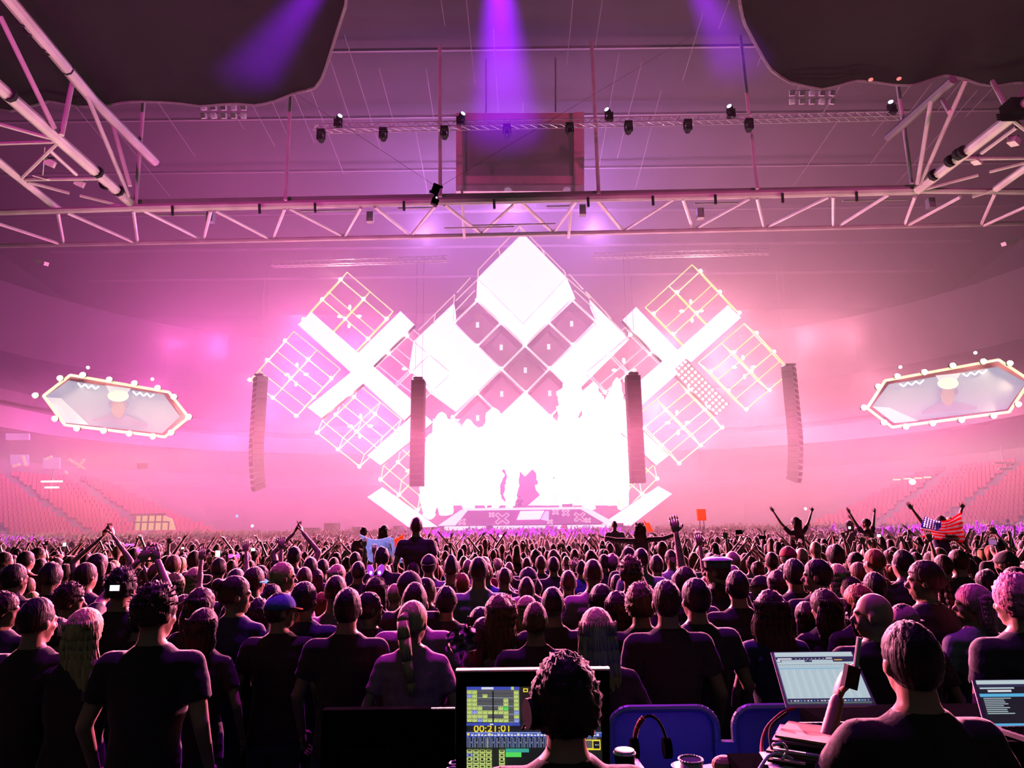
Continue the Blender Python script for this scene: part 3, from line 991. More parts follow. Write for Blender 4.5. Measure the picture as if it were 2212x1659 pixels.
g = G(); g.prism([P(960, 1146, Y - 1), P(1330, 1142, Y - 1), P(1330, 1133, Y - 1), P(960, 1137, Y - 1)], (0, .6, 0)); part('lower_screen', g, M['led_soft'], t)
for x, w_, m_ in ((1213, 12, 'flag_orange'), (1262, 14, 'teal_scr')):
    g = G(); g.prism([P(x, 1146, Y - 1.2), P(x + w_, 1146, Y - 1.2), P(x + w_, 1134, Y - 1.2), P(x, 1134, Y - 1.2)], (0, .1, 0)); part('colour_block', g, M[m_], t)
for x, w_, h_, lab in ((1052, 10, 5, 'small equipment case on the desk edge left of the performer'), (1108, 40, 4, 'row of low players on the middle of the white desk edge'), (1172, 24, 4, 'low mixer box on the white desk edge right of the middle'), (1215, 22, 8, 'larger pink equipment box near the right end of the desk edge')):
    g = G(); q = [P(x, 1097, Y + .5), P(x + w_, 1096, Y + .5), P(x + w_, 1096 - h_, Y + .5), P(x, 1097 - h_, Y + .5)]
    g.prism(q, (0, .8, 0)); o = g.build('equipment_case', M['c_pink'], origin=q[0]); tag(o, lab, 'equipment')
for k, (x, y, w_, h_) in enumerate(((700, 1146, 24, 20), (760, 1146, 14, 12), (655, 1148, 26, 12), (1455, 1142, 22, 12), (1335, 1140, 12, 14), (1180, 1144, 16, 12), (850, 1146, 14, 14), (1050, 1146, 14, 14))):
    q = [P(x, y + 8, 50), P(x + w_, y + 8, 50), P(x + w_, y - h_ + 4, 50), P(x, y - h_ + 4, 50)]
    g = G(); g.prism(q, (0, 1.5, 0)); o = g.build('subwoofer', M['dark'], origin=q[0])
    tag(o, ('largest dark speaker stack on the floor left of the stage', 'narrow speaker box between the flag and the stack', 'low wide speaker box farthest left on the floor', 'low speaker box right of the right ramp', 'upright speaker box at the foot of the right ramp',
            'speaker box under the middle of the desk', 'upright speaker box at the foot of the left ramp', 'speaker box under the left part of the desk')[k], 'speaker')
# performer on the desk with a microphone
# white smoke jets, their brightness put in as emission
def cryo(px, py0, py1, wpx, Y, lab, lean=0.0, seed=0):
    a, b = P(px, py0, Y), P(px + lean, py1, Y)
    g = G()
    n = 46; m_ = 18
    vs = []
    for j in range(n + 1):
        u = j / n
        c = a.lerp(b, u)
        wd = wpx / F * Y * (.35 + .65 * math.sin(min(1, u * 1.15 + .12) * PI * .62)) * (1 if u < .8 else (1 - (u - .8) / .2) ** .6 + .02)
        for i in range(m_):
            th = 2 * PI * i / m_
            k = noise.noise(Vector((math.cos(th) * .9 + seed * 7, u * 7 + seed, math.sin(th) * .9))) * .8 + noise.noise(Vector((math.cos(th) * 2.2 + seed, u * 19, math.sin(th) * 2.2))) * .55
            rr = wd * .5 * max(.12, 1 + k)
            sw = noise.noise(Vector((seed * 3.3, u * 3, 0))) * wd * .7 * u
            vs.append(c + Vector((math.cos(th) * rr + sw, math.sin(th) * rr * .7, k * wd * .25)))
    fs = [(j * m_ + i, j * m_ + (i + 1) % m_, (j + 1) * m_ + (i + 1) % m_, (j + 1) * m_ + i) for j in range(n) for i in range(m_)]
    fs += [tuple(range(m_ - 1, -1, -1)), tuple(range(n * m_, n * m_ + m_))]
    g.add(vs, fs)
    o = g.build('cryo_jet', M['cryo'], smooth=True, origin=a)
    tag(o, lab, 'cryo')


cryo(1222, 1100, 800, 52, SY - 1.5, 'tall ragged glowing smoke jet crossing the right side of the diagonal grid', seed=1, lean=6)
cryo(1272, 1100, 825, 50, SY - 1.8, 'tall ragged glowing smoke jet left of the right inner speaker column', seed=2, lean=10)
cryo(1318, 1090, 815, 38, SY - 1.6, 'glowing smoke jet with a forked tip beside the right inner speaker column', seed=3, lean=14)
cryo(1345, 1100, 860, 36, SY + .5, 'narrow glowing smoke jet partly behind the right inner speaker column', seed=11)
cryo(1100, 1100, 890, 34, SY - 1.5, 'slim leaning glowing smoke jet just left of the performer', seed=4, lean=24)
cryo(1062, 1100, 880, 46, SY - 1.5, 'glowing smoke jet second left of the performer', seed=5, lean=4)
cryo(1012, 1100, 905, 48, SY - 1.5, 'broad glowing smoke jet left of the desk', seed=6, lean=-2)
cryo(962, 1112, 890, 50, SY - 1.6, 'broad glowing smoke jet beside the left inner speaker column', seed=7, lean=-8)
cryo(1180, 1090, 930, 40, SY - 1.2, 'glowing smoke jet just right of the performer', seed=8, lean=-4)
cryo(925, 1120, 940, 40, SY + .5, 'glowing smoke jet partly behind the left inner speaker column', seed=9)

# ------------------------------------------------------------------ speaker columns


def column(x0, x1, ytop, ybot, Y, lab, curve=0.0, n=14, face=0.0, dep=.9, m_='dark'):
    a, b = P((x0 + x1) / 2, ytop, Y), P((x0 + x1) / 2, ybot, Y)
    H = a.z - b.z
    W_ = (x1 - x0) / F * Y
    t = thing('speaker_column', Vector((b.x, Y, b.z)), lab, 'speaker')
    h = H / n
    y_, z_ = 0.0, 0.0
    for k in range(n):
        ang = curve * max(0, (k - n * .55) / (n * .45)) ** 1.6
        zc = a.z - h * (k + .5)
        yy = Y + dep * .5 + (max(0, k - n * .55) ** 1.8) * curve * .05
        g = G()
        R = Matrix.Rotation(face, 3, 'Z') @ Matrix.Rotation(ang, 3, 'X')
        g.box((a.x, yy, zc), (W_, dep, h * .94), R)
        s = part('speaker_box', g, M[m_], t)
        g = G(); g.box(Vector((a.x, yy, zc)) + R @ Vector((0, -dep / 2 - .01, 0)), (W_ * .82, .03, h * .7), R)
        part('grille', g, M['black'], t)
    g = G(); g.box((a.x, Y + dep / 2, a.z + .12), (W_ * .7, dep * 1.1, .16)); part('flying_frame', g, M['steel_dark'], t)
    for dx in (-.25, .25):
        tubepart('chain', (a.x + dx, Y + dep / 2, a.z + .1), (a.x + dx, Y + dep / 2, a.z + 9), .014, M['steel'], t, 4)
    return t


column(888, 917, 820, 1050, 46, 'left inner speaker column hanging dark against the white stage', n=18)
column(1353, 1384, 810, 1043, 46, 'right inner speaker column hanging dark against the white stage', n=18)
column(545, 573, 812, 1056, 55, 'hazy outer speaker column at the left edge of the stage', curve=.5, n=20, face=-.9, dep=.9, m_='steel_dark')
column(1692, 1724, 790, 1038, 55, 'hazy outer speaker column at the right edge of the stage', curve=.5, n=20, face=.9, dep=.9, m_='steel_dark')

# ------------------------------------------------------------------ hexagonal side screens


def hexscreen(frame, inner, lamps, Y, lab, face, slope):
    q = [P(x, y, Y) for x, y in frame]
    t = thing('hexagonal_screen', sum(q, Vector()) / len(q), lab, 'screen')
    for k in range(len(q)):
        tubepart('frame_bar', q[k], q[(k + 1) % len(q)], .09, M['frame_or'], t)
    q2 = [P(x, y, Y + .8) for x, y in frame]
    g = G(); g.prism(q2, (0, .3, 0)); part('backing', g, M['c_pink'], t)
    def flat(pts, m_, d, nm):
        g = G(); g.prism([P(x, y, Y + .75 - d) for x, y in pts], (0, .02, 0)); return part(nm, g, M[m_], t)
    flat(inner, 'scr_hex', .1, 'display')
    x, y = face
    flat([inner[0], (inner[0][0] + 36, inner[0][1] + 2), (inner[-1][0] + 52, inner[-1][1] + 5 * slope), inner[-1]], 'scr_w', .14, 'display_area')
    flat([(x - 27, y - 30 - 3 * slope), (x + 27, y - 29 + 3 * slope), (x + 8, y + 2), (x - 8, y + 2)], 'scr_w', .18, 'display_area')
    def elp(cx, cy, rx, ry, m_, d, nm, n=20):
        flat([(cx + rx * math.cos(2 * PI * k / n), cy + ry * math.sin(2 * PI * k / n)) for k in range(n)], m_, d, nm)
    flat([(x - 55, y + 46 - 6 * slope), (x - 18, y + 30), (x + 22, y + 32), (x + 62, y + 46 + 6 * slope), (x + 62, y + 52 + 6 * slope), (x - 55, y + 50 - 6 * slope)], 'scr_shirt', .20, 'display_area')
    elp(x, y + 16, 15, 22, 'scr_face', .22, 'display_area')
    elp(x, y - 10, 23, 13, 'scr_cap', .26, 'display_area')
    elp(x - 17, y + 8, 4, 7, 'scr_shirt', .27, 'display_area'); elp(x + 18, y + 8, 4, 7, 'scr_shirt', .27, 'display_area')
    # zigzag trim on the top edge
    for (u0, u1) in ((.1, .32), (.68, .9)):
        a = Vector((inner[1][0], inner[1][1], 0)); b = Vector((inner[2][0], inner[2][1], 0))
        g = G(); pr = None
        for i in range(7):
            p = a.lerp(b, u0 + (u1 - u0) * i / 6); p.y += 3 + (7 if i % 2 else 0)
            w3 = P(p.x, p.y, Y + .45)
            if pr: g.tube(pr, w3, .05, n=4)
            pr = w3
        part('zigzag_trim', g, M['strobe'], t)
    for x_, y_ in lamps:
        lamp(P(x_, y_, Y - .1), t, 'lamp_h')
    return t


M['frame_or'] = emis('strip_orange', (1.0, 0.62, 0.34), 1.2, False)
M['scr_hex'] = emis('screen_lilac', (0.55, 0.55, 0.84), .55, False)
M['scr_w'] = emis('screen_white', (0.9, 0.86, 0.92), .75, False)
M['scr_face'] = emis('screen_face', (0.70, 0.38, 0.50), .6, False)
M['scr_cap'] = emis('screen_cap', (0.95, 0.92, 0.80), .8, False)
M['scr_shirt'] = emis('screen_shirt', (0.40, 0.28, 0.62), .6, False)
hexscreen([(94, 855), (152, 810), (365, 847), (408, 902), (356, 944), (140, 918)], [(96, 858), (148, 822), (353, 852), (389, 900), (350, 936), (140, 913)],
          [(80, 855), (133, 818), (182, 811), (239, 821), (293, 829), (343, 839), (378, 858), (410, 901), (372, 935), (333, 943), (282, 937), (227, 931), (169, 926), (122, 905)], 42,
          'left hexagonal video screen ringed with bright lamps showing a face under a pale cap', (255, 865), 1)
hexscreen([(1873, 882), (1912, 822), (2157, 777), (2225, 822), (2180, 890), (1927, 923)], [(1884, 878), (1920, 830), (2155, 792), (2216, 826), (2175, 884), (1932, 914)],
          [(1864, 881), (1895, 836), (1936, 814), (1994, 805), (2055, 791), (2121, 782), (2178, 786), (2230, 815), (2196, 874), (2143, 899), (2074, 908), (2012, 915), (1954, 922), (1907, 913)], 42,
          'right hexagonal video screen ringed with bright lamps showing a face under a pale cap', (2048, 838), -1)
for k, (x, y, lab) in enumerate(((190, 794, 'single round lamp above the second bulb of the left hexagon'), (329, 819, 'single round lamp above the right corner of the left hexagon'), (2107, 762, 'highest single round lamp above the right hexagon'), (1945, 793, 'single round lamp above the left corner of the right hexagon'),
                                 (541, 822, 'single bright lamp left of the outer speaker column'), (512, 1115, 'small blue spotlight low in the haze left of the stage'), (545, 1136, 'tiny white light just above the far crowd left of the stage'), (1740, 1099, 'tiny bluish light above the crowd at the right'), (983, 752, 'single bright dot inside the second cell of the diagonal grid'))):
    if k in (4, 8):
        continue
    c = P(x, y, 44)
    g = G(); g.ell(c, (.12, .12, .12), 8, 6) if k < 5 else g.ell(c, (.10, .1, .1), 8, 6)
    o = g.build('round_lamp', M['scr_white'] if k != 5 else M['glow_blue'], origin=c); tag(o, lab, 'lamp')
# ------------------------------------------------------------------ haze filling the arena: thick round the stage, thin over the crowd
for nm_, box_, dens_, lab_ in (('haze', ((0, 73, 21), (133, 60, 41.8)), 0.0095, 'pink lit haze filling the arena round and behind the stage'),
                               ('haze', ((0, 30.5, 3.35), (133, 24.8, 6.5)), 0.0038, 'thinner haze hanging over the heads of the crowd'),
                               ('haze', ((0, 27.5, 31.5), (133, 15, 21)), 0.0016, 'faint haze under the roof drapes that shows the purple beams')):
    hm = bpy.data.materials.new('haze')
    hm.use_nodes = True
    nt = hm.node_tree
    for n_ in list(nt.nodes):
        if n_.type == 'BSDF_PRINCIPLED':
            nt.nodes.remove(n_)
    vs_ = nt.nodes.new('ShaderNodeVolumeScatter')
    vs_.inputs['Density'].default_value = dens_
    vs_.inputs['Anisotropy'].default_value = 0.35
    vs_.inputs['Color'].default_value = (1, 0.90, 0.97, 1)
    nt.links.new(vs_.outputs[0], nt.nodes['Material Output'].inputs['Volume'])
    g = G(); g.box(*box_)
    hz = g.build(nm_, hm, kind='stuff')
    hz['label'] = lab_
# ------------------------------------------------------------------ people
DG = None


def evaluated(g, voxel, smooth_it=3):
    """one continuous skin over overlapping limbs (voxel remesh, smoothed)"""
    me = mesh('tmp', g.v, g.f, [])
    o = bpy.data.objects.new('tmp', me)
    COL.objects.link(o)
    m = o.modifiers.new('r', 'REMESH'); m.mode = 'VOXEL'; m.voxel_size = voxel; m.use_smooth_shade = True
    s = o.modifiers.new('s', 'SMOOTH'); s.iterations = smooth_it; s.factor = .5
    dg = bpy.context.evaluated_depsgraph_get()
    ev = o.evaluated_get(dg)
    out = bpy.data.meshes.new_from_object(ev)
    bpy.data.objects.remove(o); bpy.data.meshes.remove(me)
    return out


HZ = 1.612   # height of the head centre
HP = Vector((0, 0.0, 1.52))  # pivot of the head
POSES = {
    # right elbow, right wrist, left elbow, left wrist (x is mirrored for the left), hand aim
    'down': ((.27, -.03, 1.13), (.27, .10, .90), (.27, -.03, 1.13), (.27, .10, .90)),
    'fold': ((.29, .02, 1.13), (.10, .26, 1.18), (.29, .02, 1.13), (.10, .24, 1.14)),
    'vee': ((.34, .03, 1.62), (.47, .06, 1.86), (.34, .03, 1.62), (.47, .06, 1.86)),
    'clap': ((.28, .06, 1.66), (.05, .12, 1.90), (.28, .06, 1.66), (.05, .12, 1.90)),
    'phone': ((.25, .20, 1.52), (.07, .30, 1.78), (.25, .20, 1.52), (.07, .30, 1.78)),
    'phone1': ((.27, .14, 1.54), (.20, .26, 1.79), (.27, -.03, 1.13), (.25, .12, .92)),
    'spread': ((.46, .02, 1.42), (.72, .04, 1.50), (.46, .02, 1.40), (.72, .04, 1.46)),
    'one': ((.28, .05, 1.66), (.27, .09, 1.92), (.27, -.03, 1.13), (.27, .10, .90)),
    'one_l': ((.27, -.03, 1.13), (.27, .10, .90), (.28, .05, 1.66), (.30, .09, 1.92)),
    'ear': ((.27, -.03, 1.13), (.27, .10, .90), (.30, .12, 1.30), (.17, .20, 1.56)),
    'mouth': ((.28, .12, 1.22), (.13, .26, 1.48), (.28, .02, 1.13), (.14, .24, 1.06)),
    'work': ((.32, .10, 1.12), (.22, .36, 1.10), (.32, .10, 1.12), (.22, .36, 1.10)),
    'crew': ((.30, .02, 1.14), (.20, .28, 1.05), (.31, .12, 1.16), (.13, .26, 1.44)),
    'reach': ((.30, .02, 1.14), (.20, .28, 1.05), (.36, .22, 1.24), (.32, .48, 1.22)),
}


def hand(g, wrist, d, palm_n, scale=1.0, curl=.25, side=1):
    """palm, four fingers of different length and a thumb leaving the side of the palm"""
    d = Vector(d).normalized(); n = Vector(palm_n); n = (n - d * n.dot(d)).normalized(); s = d.cross(n) * side
    w_ = Vector(wrist)
    sc = scale
    R = Matrix((s, d, n)).transposed()
    g.ell(w_ + d * .050 * sc, (.040 * sc, .055 * sc, .017 * sc), 10, 8, R)
    for k, (off, L) in enumerate(((-.030, .062), (-.010, .076), (.011, .080), (.031, .070))):
        b = w_ + d * .085 * sc + s * off * sc
        sp = s * off * 1.6
        m_ = b + (d + sp + n * curl * .4).normalized() * L * .5 * sc
        e = m_ + (d + sp + n * curl * 1.5).normalized() * L * .5 * sc
        g.tube(b - d * .02 * sc, m_, .0095 * sc, .0085 * sc, 6)
        g.tube(m_, e, .0085 * sc, .0060 * sc, 6)
    b = w_ + d * .03 * sc + s * .028 * sc
    m_ = b + (d * .55 + s * .85 + n * .25).normalized() * .042 * sc
    g.tube(b, m_, .012 * sc, .010 * sc, 6)
    g.tube(m_, m_ + (d * .9 + s * .35 + n * .3).normalized() * .034 * sc, .010 * sc, .007 * sc, 6)


def head_geo(g, Rh, female=False):
    def T(v): return HP + Rh @ (Vector(v) + Vector((0, 0, HZ)) - HP)
    def E(c, r, n=16, m_=12): g.ell(T(c), r, n, m_, Rh)
    E((0, -.010, .018), (.074, .096, .102))            # skull
    E((0, .030, -.045), (.056, .060, .075))            # face and jaw
    E((0, .066, -.098), (.022, .020, .018), 8, 6)      # chin
    g.tube(T((0, .092, .005)), T((0, .112, -.034)), .007, .015, 8); E((0, .108, -.036), (.015, .014, .010), 8, 6)   # nose
    E((0, .086, .018), (.050, .014, .010), 10, 6)      # brow
    E((0, .090, -.066), (.024, .010, .006), 8, 6); E((0, .088, -.076), (.021, .010, .006), 8, 6)  # lips
    for s_ in (-1, 1):
        E((s_ * .030, .082, -.004), (.012, .010, .010), 8, 6)   # eyeballs under the lids
        E((s_ * .078, .000, -.012), (.010, .019, .031), 10, 8)  # ears
        E((s_ * .040, .060, -.030), (.020, .022, .022), 8, 6)   # cheeks
    g.tube(HP + Rh @ Vector((0, -.012, .05)), (0, -.020, 1.38), .054 if not female else .045, .070 if not female else .056, 12)
    g.tube(T((0, -.012, -.05)), HP + Vector((0, -.01, -.04)), .052 if not female else .044, .056 if not female else .046, 12)


def body_meshes(pose, yaw, pitch, female, voxel, lean=0.0):
    Rh = Euler((pitch, 0, yaw)).to_matrix()
    re, rw, le, lw = [Vector(v) for v in POSES[pose]]
    le.x *= -1; lw.x *= -1
    sw = .185 if not female else .160
    g = G()
    head_geo(g, Rh, female)
    hipw = .155 if not female else .165
    g.loft([((0, 0, .82), hipw, .105), ((0, 0, .92), hipw * .98, .105), ((0, 0, 1.06), .130, .090), ((0, .005, 1.20), .160, .108), ((0, 0, 1.32), sw - .005, .105), ((0, -.005, 1.40), sw - .030, .086), ((0, -.01, 1.45), .105, .070), ((0, -.015, 1.49), .066, .060)], 20)
    arms = G()
    up = []
    for sg, e, w_ in ((1, re, rw), (-1, le, lw)):
        s_ = Vector((sg * (sw + .005), 0, 1.385 if e.z < 1.4 else 1.41))
        r0 = .053 if not female else .042
        g.cap(Vector((sg * (sw - .06), 0, 1.39)), s_, .058, r0, 12)
        g.cap(s_, e, r0, .037 if not female else .031, 12); g.cap(e, w_, .037 if not female else .031, .024 if not female else .020, 12)
        up.append((s_, e, w_))
    for sg in (-1, 1):
        g.cap((sg * .085, 0, .85), (sg * .10, .02, .48), .085, .055, 12); g.cap((sg * .10, .02, .48), (sg * .11, -.02, .09), .052, .036, 12)
        g.ell((sg * .115, .045, .04), (.045, .13, .04), 10, 8)
    body = evaluated(g, voxel, 2)
    # hands are added after the skin is grown so that the fingers stay apart
    hg = G()
    for k, (s_, e, w_) in enumerate(up):
        d = (w_ - e).normalized()
        raised = w_.z > 1.5
        pn = Vector((0, 1, 0)) if not pose == 'clap' else Vector((-1 if k == 0 else 1, 0, 0))
        if not raised: pn = Vector((-1 if k == 0 else 1, 0, 0))
        if pose == 'clap': d = (d + Vector((0, 0, .8))).normalized()
        hand(hg, w_, d, pn, 1.0 if not female else .9, .15 if raised else .5, 1 if k == 0 else -1)
    bm = bmesh.new(); bm.from_mesh(body)
    tmp = mesh('t', hg.v, hg.f, []); bm.from_mesh(tmp); bm.to_mesh(body); bm.free(); bpy.data.meshes.remove(tmp)
    body.polygons.foreach_set('use_smooth', [True] * len(body.polygons))
    # shirt
    g = G()
    o_ = .020
    g.loft([((0, 0, .80), hipw + .03, .130), ((0, 0, .92), hipw + .018, .125), ((0, 0, 1.06), .158 if not female else .148, .112), ((0, .005, 1.20), .180, .126), ((0, 0, 1.32), sw + .015, .120), ((0, -.003, 1.405), sw - .012, .100), ((0, -.01, 1.45), .118, .082), ((0, -.015, 1.485), .078, .070)], 24)
    long_ = pose == 'spread'
    for s_, e, w_ in up:
        a = Vector((math.copysign(sw - .06, s_.x), 0, 1.385))
        g.cap(a, s_, .068, .068 if not female else .054, 12)
        g.tube(s_, s_.lerp(e, .62), .068 if not female else .054, .062 if not female else .05, 14)
        if long_:
            g.cap(s_.lerp(e, .6), e, .058, .05, 12); g.tube(e, e.lerp(w_, .95), .05, .036, 12)
    shirt = evaluated(g, max(voxel, .012), 3)
    for v in shirt.vertices:       # folds in the cloth
        k = noise.noise(v.co * 9) * .009 + noise.noise(Vector((v.co.x * 5, v.co.y * 5, v.co.z * 22))) * .006
        v.co += Vector((v.co.x, v.co.y, 0)).normalized() * k
    g = G()
    g.loft([((0, 0, .74), .175, .118), ((0, 0, .84), .168, .118), ((0, 0, .95), .160, .112)], 16)
    for sg in (-1, 1):
        g.cap((sg * .085, 0, .84), (sg * .10, .02, .48), .098, .068, 12); g.tube((sg * .10, .02, .48), (sg * .11, -.015, .07), .068, .058, 12)
    legs = evaluated(g, max(voxel, .016), 3)
    return body, shirt, legs


def hair_mesh(style, hi=True):
    """hair in head space, origin at the head centre"""
    g = G()
    nu, nv = (44, 26) if hi else (16, 10)

    def shell(rx, ry, rz, cut_back, cut_front, amp, freq, cy_=-.012, cz=.020, lift=0.0, seed=0):
        vs = []; idx = {}
        for j in range(nv + 1):
            ph = PI * .80 * j / nv
            for i in range(nu):
                t_ = 2 * PI * i / nu
                d = Vector((math.sin(ph) * math.cos(t_), math.sin(ph) * math.sin(t_), math.cos(ph)))
                fr = max(0, d.y)
                lim = cut_back + (cut_front - cut_back) * min(1, fr * 1.5)
                zz = max(d.z * rz, lim)
                k = 1 + amp * noise.noise(Vector((d.x * freq + seed, d.y * freq, d.z * freq))) + amp * .6 * noise.noise(Vector((d.x * freq * 2.3, d.y * freq * 2.3, d.z * freq * 2.3 + seed)))
                top = max(0, d.z) ** 1.5 * lift
                rr = math.sqrt(max(0.0, 1 - min(1, (zz / rz)) ** 2)) if d.z * rz < lim else math.sin(ph)
                if d.z * rz < lim:
                    c2 = math.cos(t_) * rr; s2 = math.sin(t_) * rr
                    v = Vector((c2 * rx * .97, s2 * ry * .97, lim))
                else:
                    v = Vector((d.x * rx, d.y * ry, d.z * rz)) * k
                    v.z += top
                vs.append(v + Vector((0, cy_, cz)))
        fs = [(j * nu + i, (j + 1) * nu + i, (j + 1) * nu + (i + 1) % nu, j * nu + (i + 1) % nu) for j in range(nv) for i in range(nu)]
        g.add(vs, fs)

    def curtain(L, w0, w1, dep, wav=0.0, shift=0.0, y0=-.05):
        n = 56 if hi else 18; m_ = 22 if hi else 8
        vs = []
        for j in range(m_ + 1):
            u = j / m_
            z = .075 - u * L
            wd = (w0 + (w1 - w0) * math.sin(min(1, u * 1.3) * PI / 2)) * (1 if u < .7 else 1 - (u - .7) * .9)
            wd *= .78 + .22 * min(1, u * 6)
            for i in range(n):
                t_ = 2 * PI * i / n
                k = 1 + .05 * math.sin(i * 2.0 + u * 2) * min(1, u * 3) + .07 * noise.noise(Vector((math.cos(t_) * 5, math.sin(t_) * 5, u * 2)))
                sx = wav * math.sin(u * 11) + shift * u * u
                vs.append(Vector((math.cos(t_) * wd * k + sx, y0 - .012 * u + math.sin(t_) * dep * k * (1 - .25 * u), z)))
        fs = [(j * n + i, (j + 1) * n + i, (j + 1) * n + (i + 1) % n, j * n + (i + 1) % n) for j in range(m_) for i in range(n)]
        fs += [tuple(range(n)), tuple(range(m_ * n + n - 1, m_ * n - 1, -1))]
        g.add(vs, fs)
        if hi:
            for k in range(26):
                t_ = PI + PI * k / 25
                pts = []
                for q in range(9):
                    u = q / 8 * random.uniform(.97, 1.05)
                    wd = (w0 + (w1 - w0) * math.sin(min(1, u * 1.3) * PI / 2)) * (1 if u < .7 else 1 - (u - .7) * .9) * 1.03
                    pts.append(Vector((math.cos(t_) * wd + wav * math.sin(u * 11) + shift * u * u + random.uniform(-.004, .004), y0 + math.sin(t_) * dep * 1.06 * (1 - .25 * u), .07 - u * L)))
                g.path(pts, [.004] * 8 + [.001], 4)

    if style == 'short':
        shell(.081, .104, .110, -.088, .045, .045, 9)
    elif style == 'fade':
        shell(.077, .099, .104, -.050, .050, .02, 12, cz=.020)
    elif style == 'flat':
        shell(.080, .100, .100, -.065, .050, .05, 10, lift=.018)
    elif style == 'tousled':
        shell(.092, .110, .118, -.060, .035, .16, 5.5, lift=.012)
        if hi:
            for k in range(90):
                a = random.uniform(0, 2 * PI); h = random.uniform(.2, 1)
                d = Vector((math.cos(a) * math.sqrt(1 - h * h), math.sin(a) * math.sqrt(1 - h * h), h))
                p = Vector((d.x * .085, d.y * .103, d.z * .112)) + Vector((0, -.012, .020))
                q = p + (d + Vector((random.uniform(-.8, .8), random.uniform(-.8, .8), random.uniform(-.2, .6)))).normalized() * random.uniform(.02, .04)
                g.tube(p, q, .007, .0015, 4)
    elif style == 'curly':
        shell(.098, .114, .122, -.085, .040, .14, 12, lift=.006)
    elif style == 'spiky':
        shell(.078, .098, .118, -.05, .045, .06, 9, lift=.035)
    elif style == 'long':
        shell(.088, .108, .116, -.06, .03, .03, 7); curtain(.40, .090, .105, .060)
    elif style == 'longer':
        shell(.090, .108, .116, -.06, .03, .03, 7); curtain(.54, .092, .112, .062)
    elif style == 'wavy':
        shell(.096, .112, .118, -.06, .03, .07, 6); curtain(.38, .098, .122, .066, .010)
    elif style == 'side':
        shell(.090, .108, .116, -.06, .03, .03, 7); curtain(.40, .088, .105, .058, .006, .10)
    elif style == 'bob':
        shell(.092, .110, .114, -.06, .03, .03, 7); curtain(.24, .094, .106, .064)
    elif style in ('pony', 'ponytail'):
        shell(.084, .106, .112, -.060, .040, .025, 9)
        pts = [Vector((0, -.10, .06)), Vector((.01, -.15, .03)), Vector((.03, -.165, -.06)), Vector((.045, -.15, -.18)), Vector((.06, -.135, -.30)), Vector((.065, -.13, -.38))]
        g.path(pts, [.020, .034, .038, .032, .022, .004], 12)
        for k in range(14 if hi else 0):
            o_ = Vector((random.uniform(-.026, .026), random.uniform(-.026, .026), 0))
            g.path([p + o_ * (1 if 0 < i < 5 else .5) for i, p in enumerate(pts)], [.006, .006, .006, .005, .004, .001], 4)
        g.ell((0, -.115, .055), (.022, .012, .022), 10, 8)
    elif style == 'bun':
        shell(.084, .106, .112, -.060, .040, .03, 9); g.ell((0, -.115, .075), (.045, .040, .042), 14, 10)
    elif style == 'topbun':
        shell(.084, .104, .112, -.060, .040, .03, 9); g.ell((0, -.045, .145), (.038, .038, .034), 12, 10)
    elif style == 'braid':
        shell(.086, .106, .114, -.060, .035, .04, 7)
        for s_ in (0,):
            for k in range(9):
                g.ell((.035 + .012 * k * .9 + (.010 if k % 2 else -.010), -.11 - .004 * k, .0 - .042 * k), (.026 - .0014 * k, .024, .030), 10, 8)
        g.path([Vector((.02, -.09, .03)), Vector((.10, -.08, -.10)), Vector((.15, -.06, -.24))], [.02, .018, .006], 8)
    return g


def hat_mesh(style):
    g = G(); parts_ = []
    def dome(rx, ry, rz, z0, cy_=-.010, n=28, m_=10):
        vs = []
        for j in range(m_ + 1):
            ph = PI / 2 * j / m_
            for i in range(n):
                t_ = 2 * PI * i / n
                vs.append(Vector((rx * math.sin(ph) * math.cos(t_), cy_ + ry * math.sin(ph) * math.sin(t_), z0 + rz * math.cos(ph))))
        b = m_ * n
        fs = [(j * n + i, (j + 1) * n + i, (j + 1) * n + (i + 1) % n, j * n + (i + 1) % n) for j in range(m_) for i in range(n)]
        fs.append(tuple(range(b + n - 1, b - 1, -1)))
        g.add(vs, fs)
    def brim(sy, L=.075):
        vs = []; n = 16
        for z in (0, -.006):
            for i in range(n + 1):
                a = PI * i / n
                vs.append(Vector((.078 * math.cos(a), sy * (.080 + L * math.sin(a)) - .010 * sy, .030 + z - .016 * math.sin(a))))
            vs.append(Vector((0, sy * .05, .034 + z)))
        k = n + 2
        fs = []
        for i in range(n):
            fs.append((i, i + 1, n + 1)); fs.append((k + i + 1, k + i, k + n + 1)); fs.append((i + 1, i, k + i, k + i + 1))
        return vs, fs
    return dome, brim, g


PROTO = {}
HAIRS = {}
HATS = {}


def proto(pose, yaw, pitch, female, hi):
    yaw = round(yaw / .35) * .35
    k = (pose, yaw, pitch, female, hi)
    if k not in PROTO:
        b, s_, l_ = body_meshes(pose, yaw, pitch, female, .0105 if hi else .020)
        for me, nm in ((b, 'body'), (s_, 'shirt'), (l_, 'trousers')):
            me.name = nm
            me.materials.clear(); me.materials.append(M['skin'])
        PROTO[k] = (b, s_, l_)
    return PROTO[k], yaw


def shared(me, m_, cache={}):
    """same shape with another material, data shared between the copies that match"""
    k = (me.name, m_.name)
    if k not in cache:
        c = me.copy(); c.materials.clear(); c.materials.append(m_)
        cache[k] = c
    return cache[k]


def hairdata(style, col, hi):
    k = (style, hi)
    if k not in HAIRS:
        g = hair_mesh(style, hi)
        HAIRS[k] = mesh('hair_' + style, g.v, g.f, M['h_black'], None, True)
    return shared(HAIRS[k], M['h_' + col])


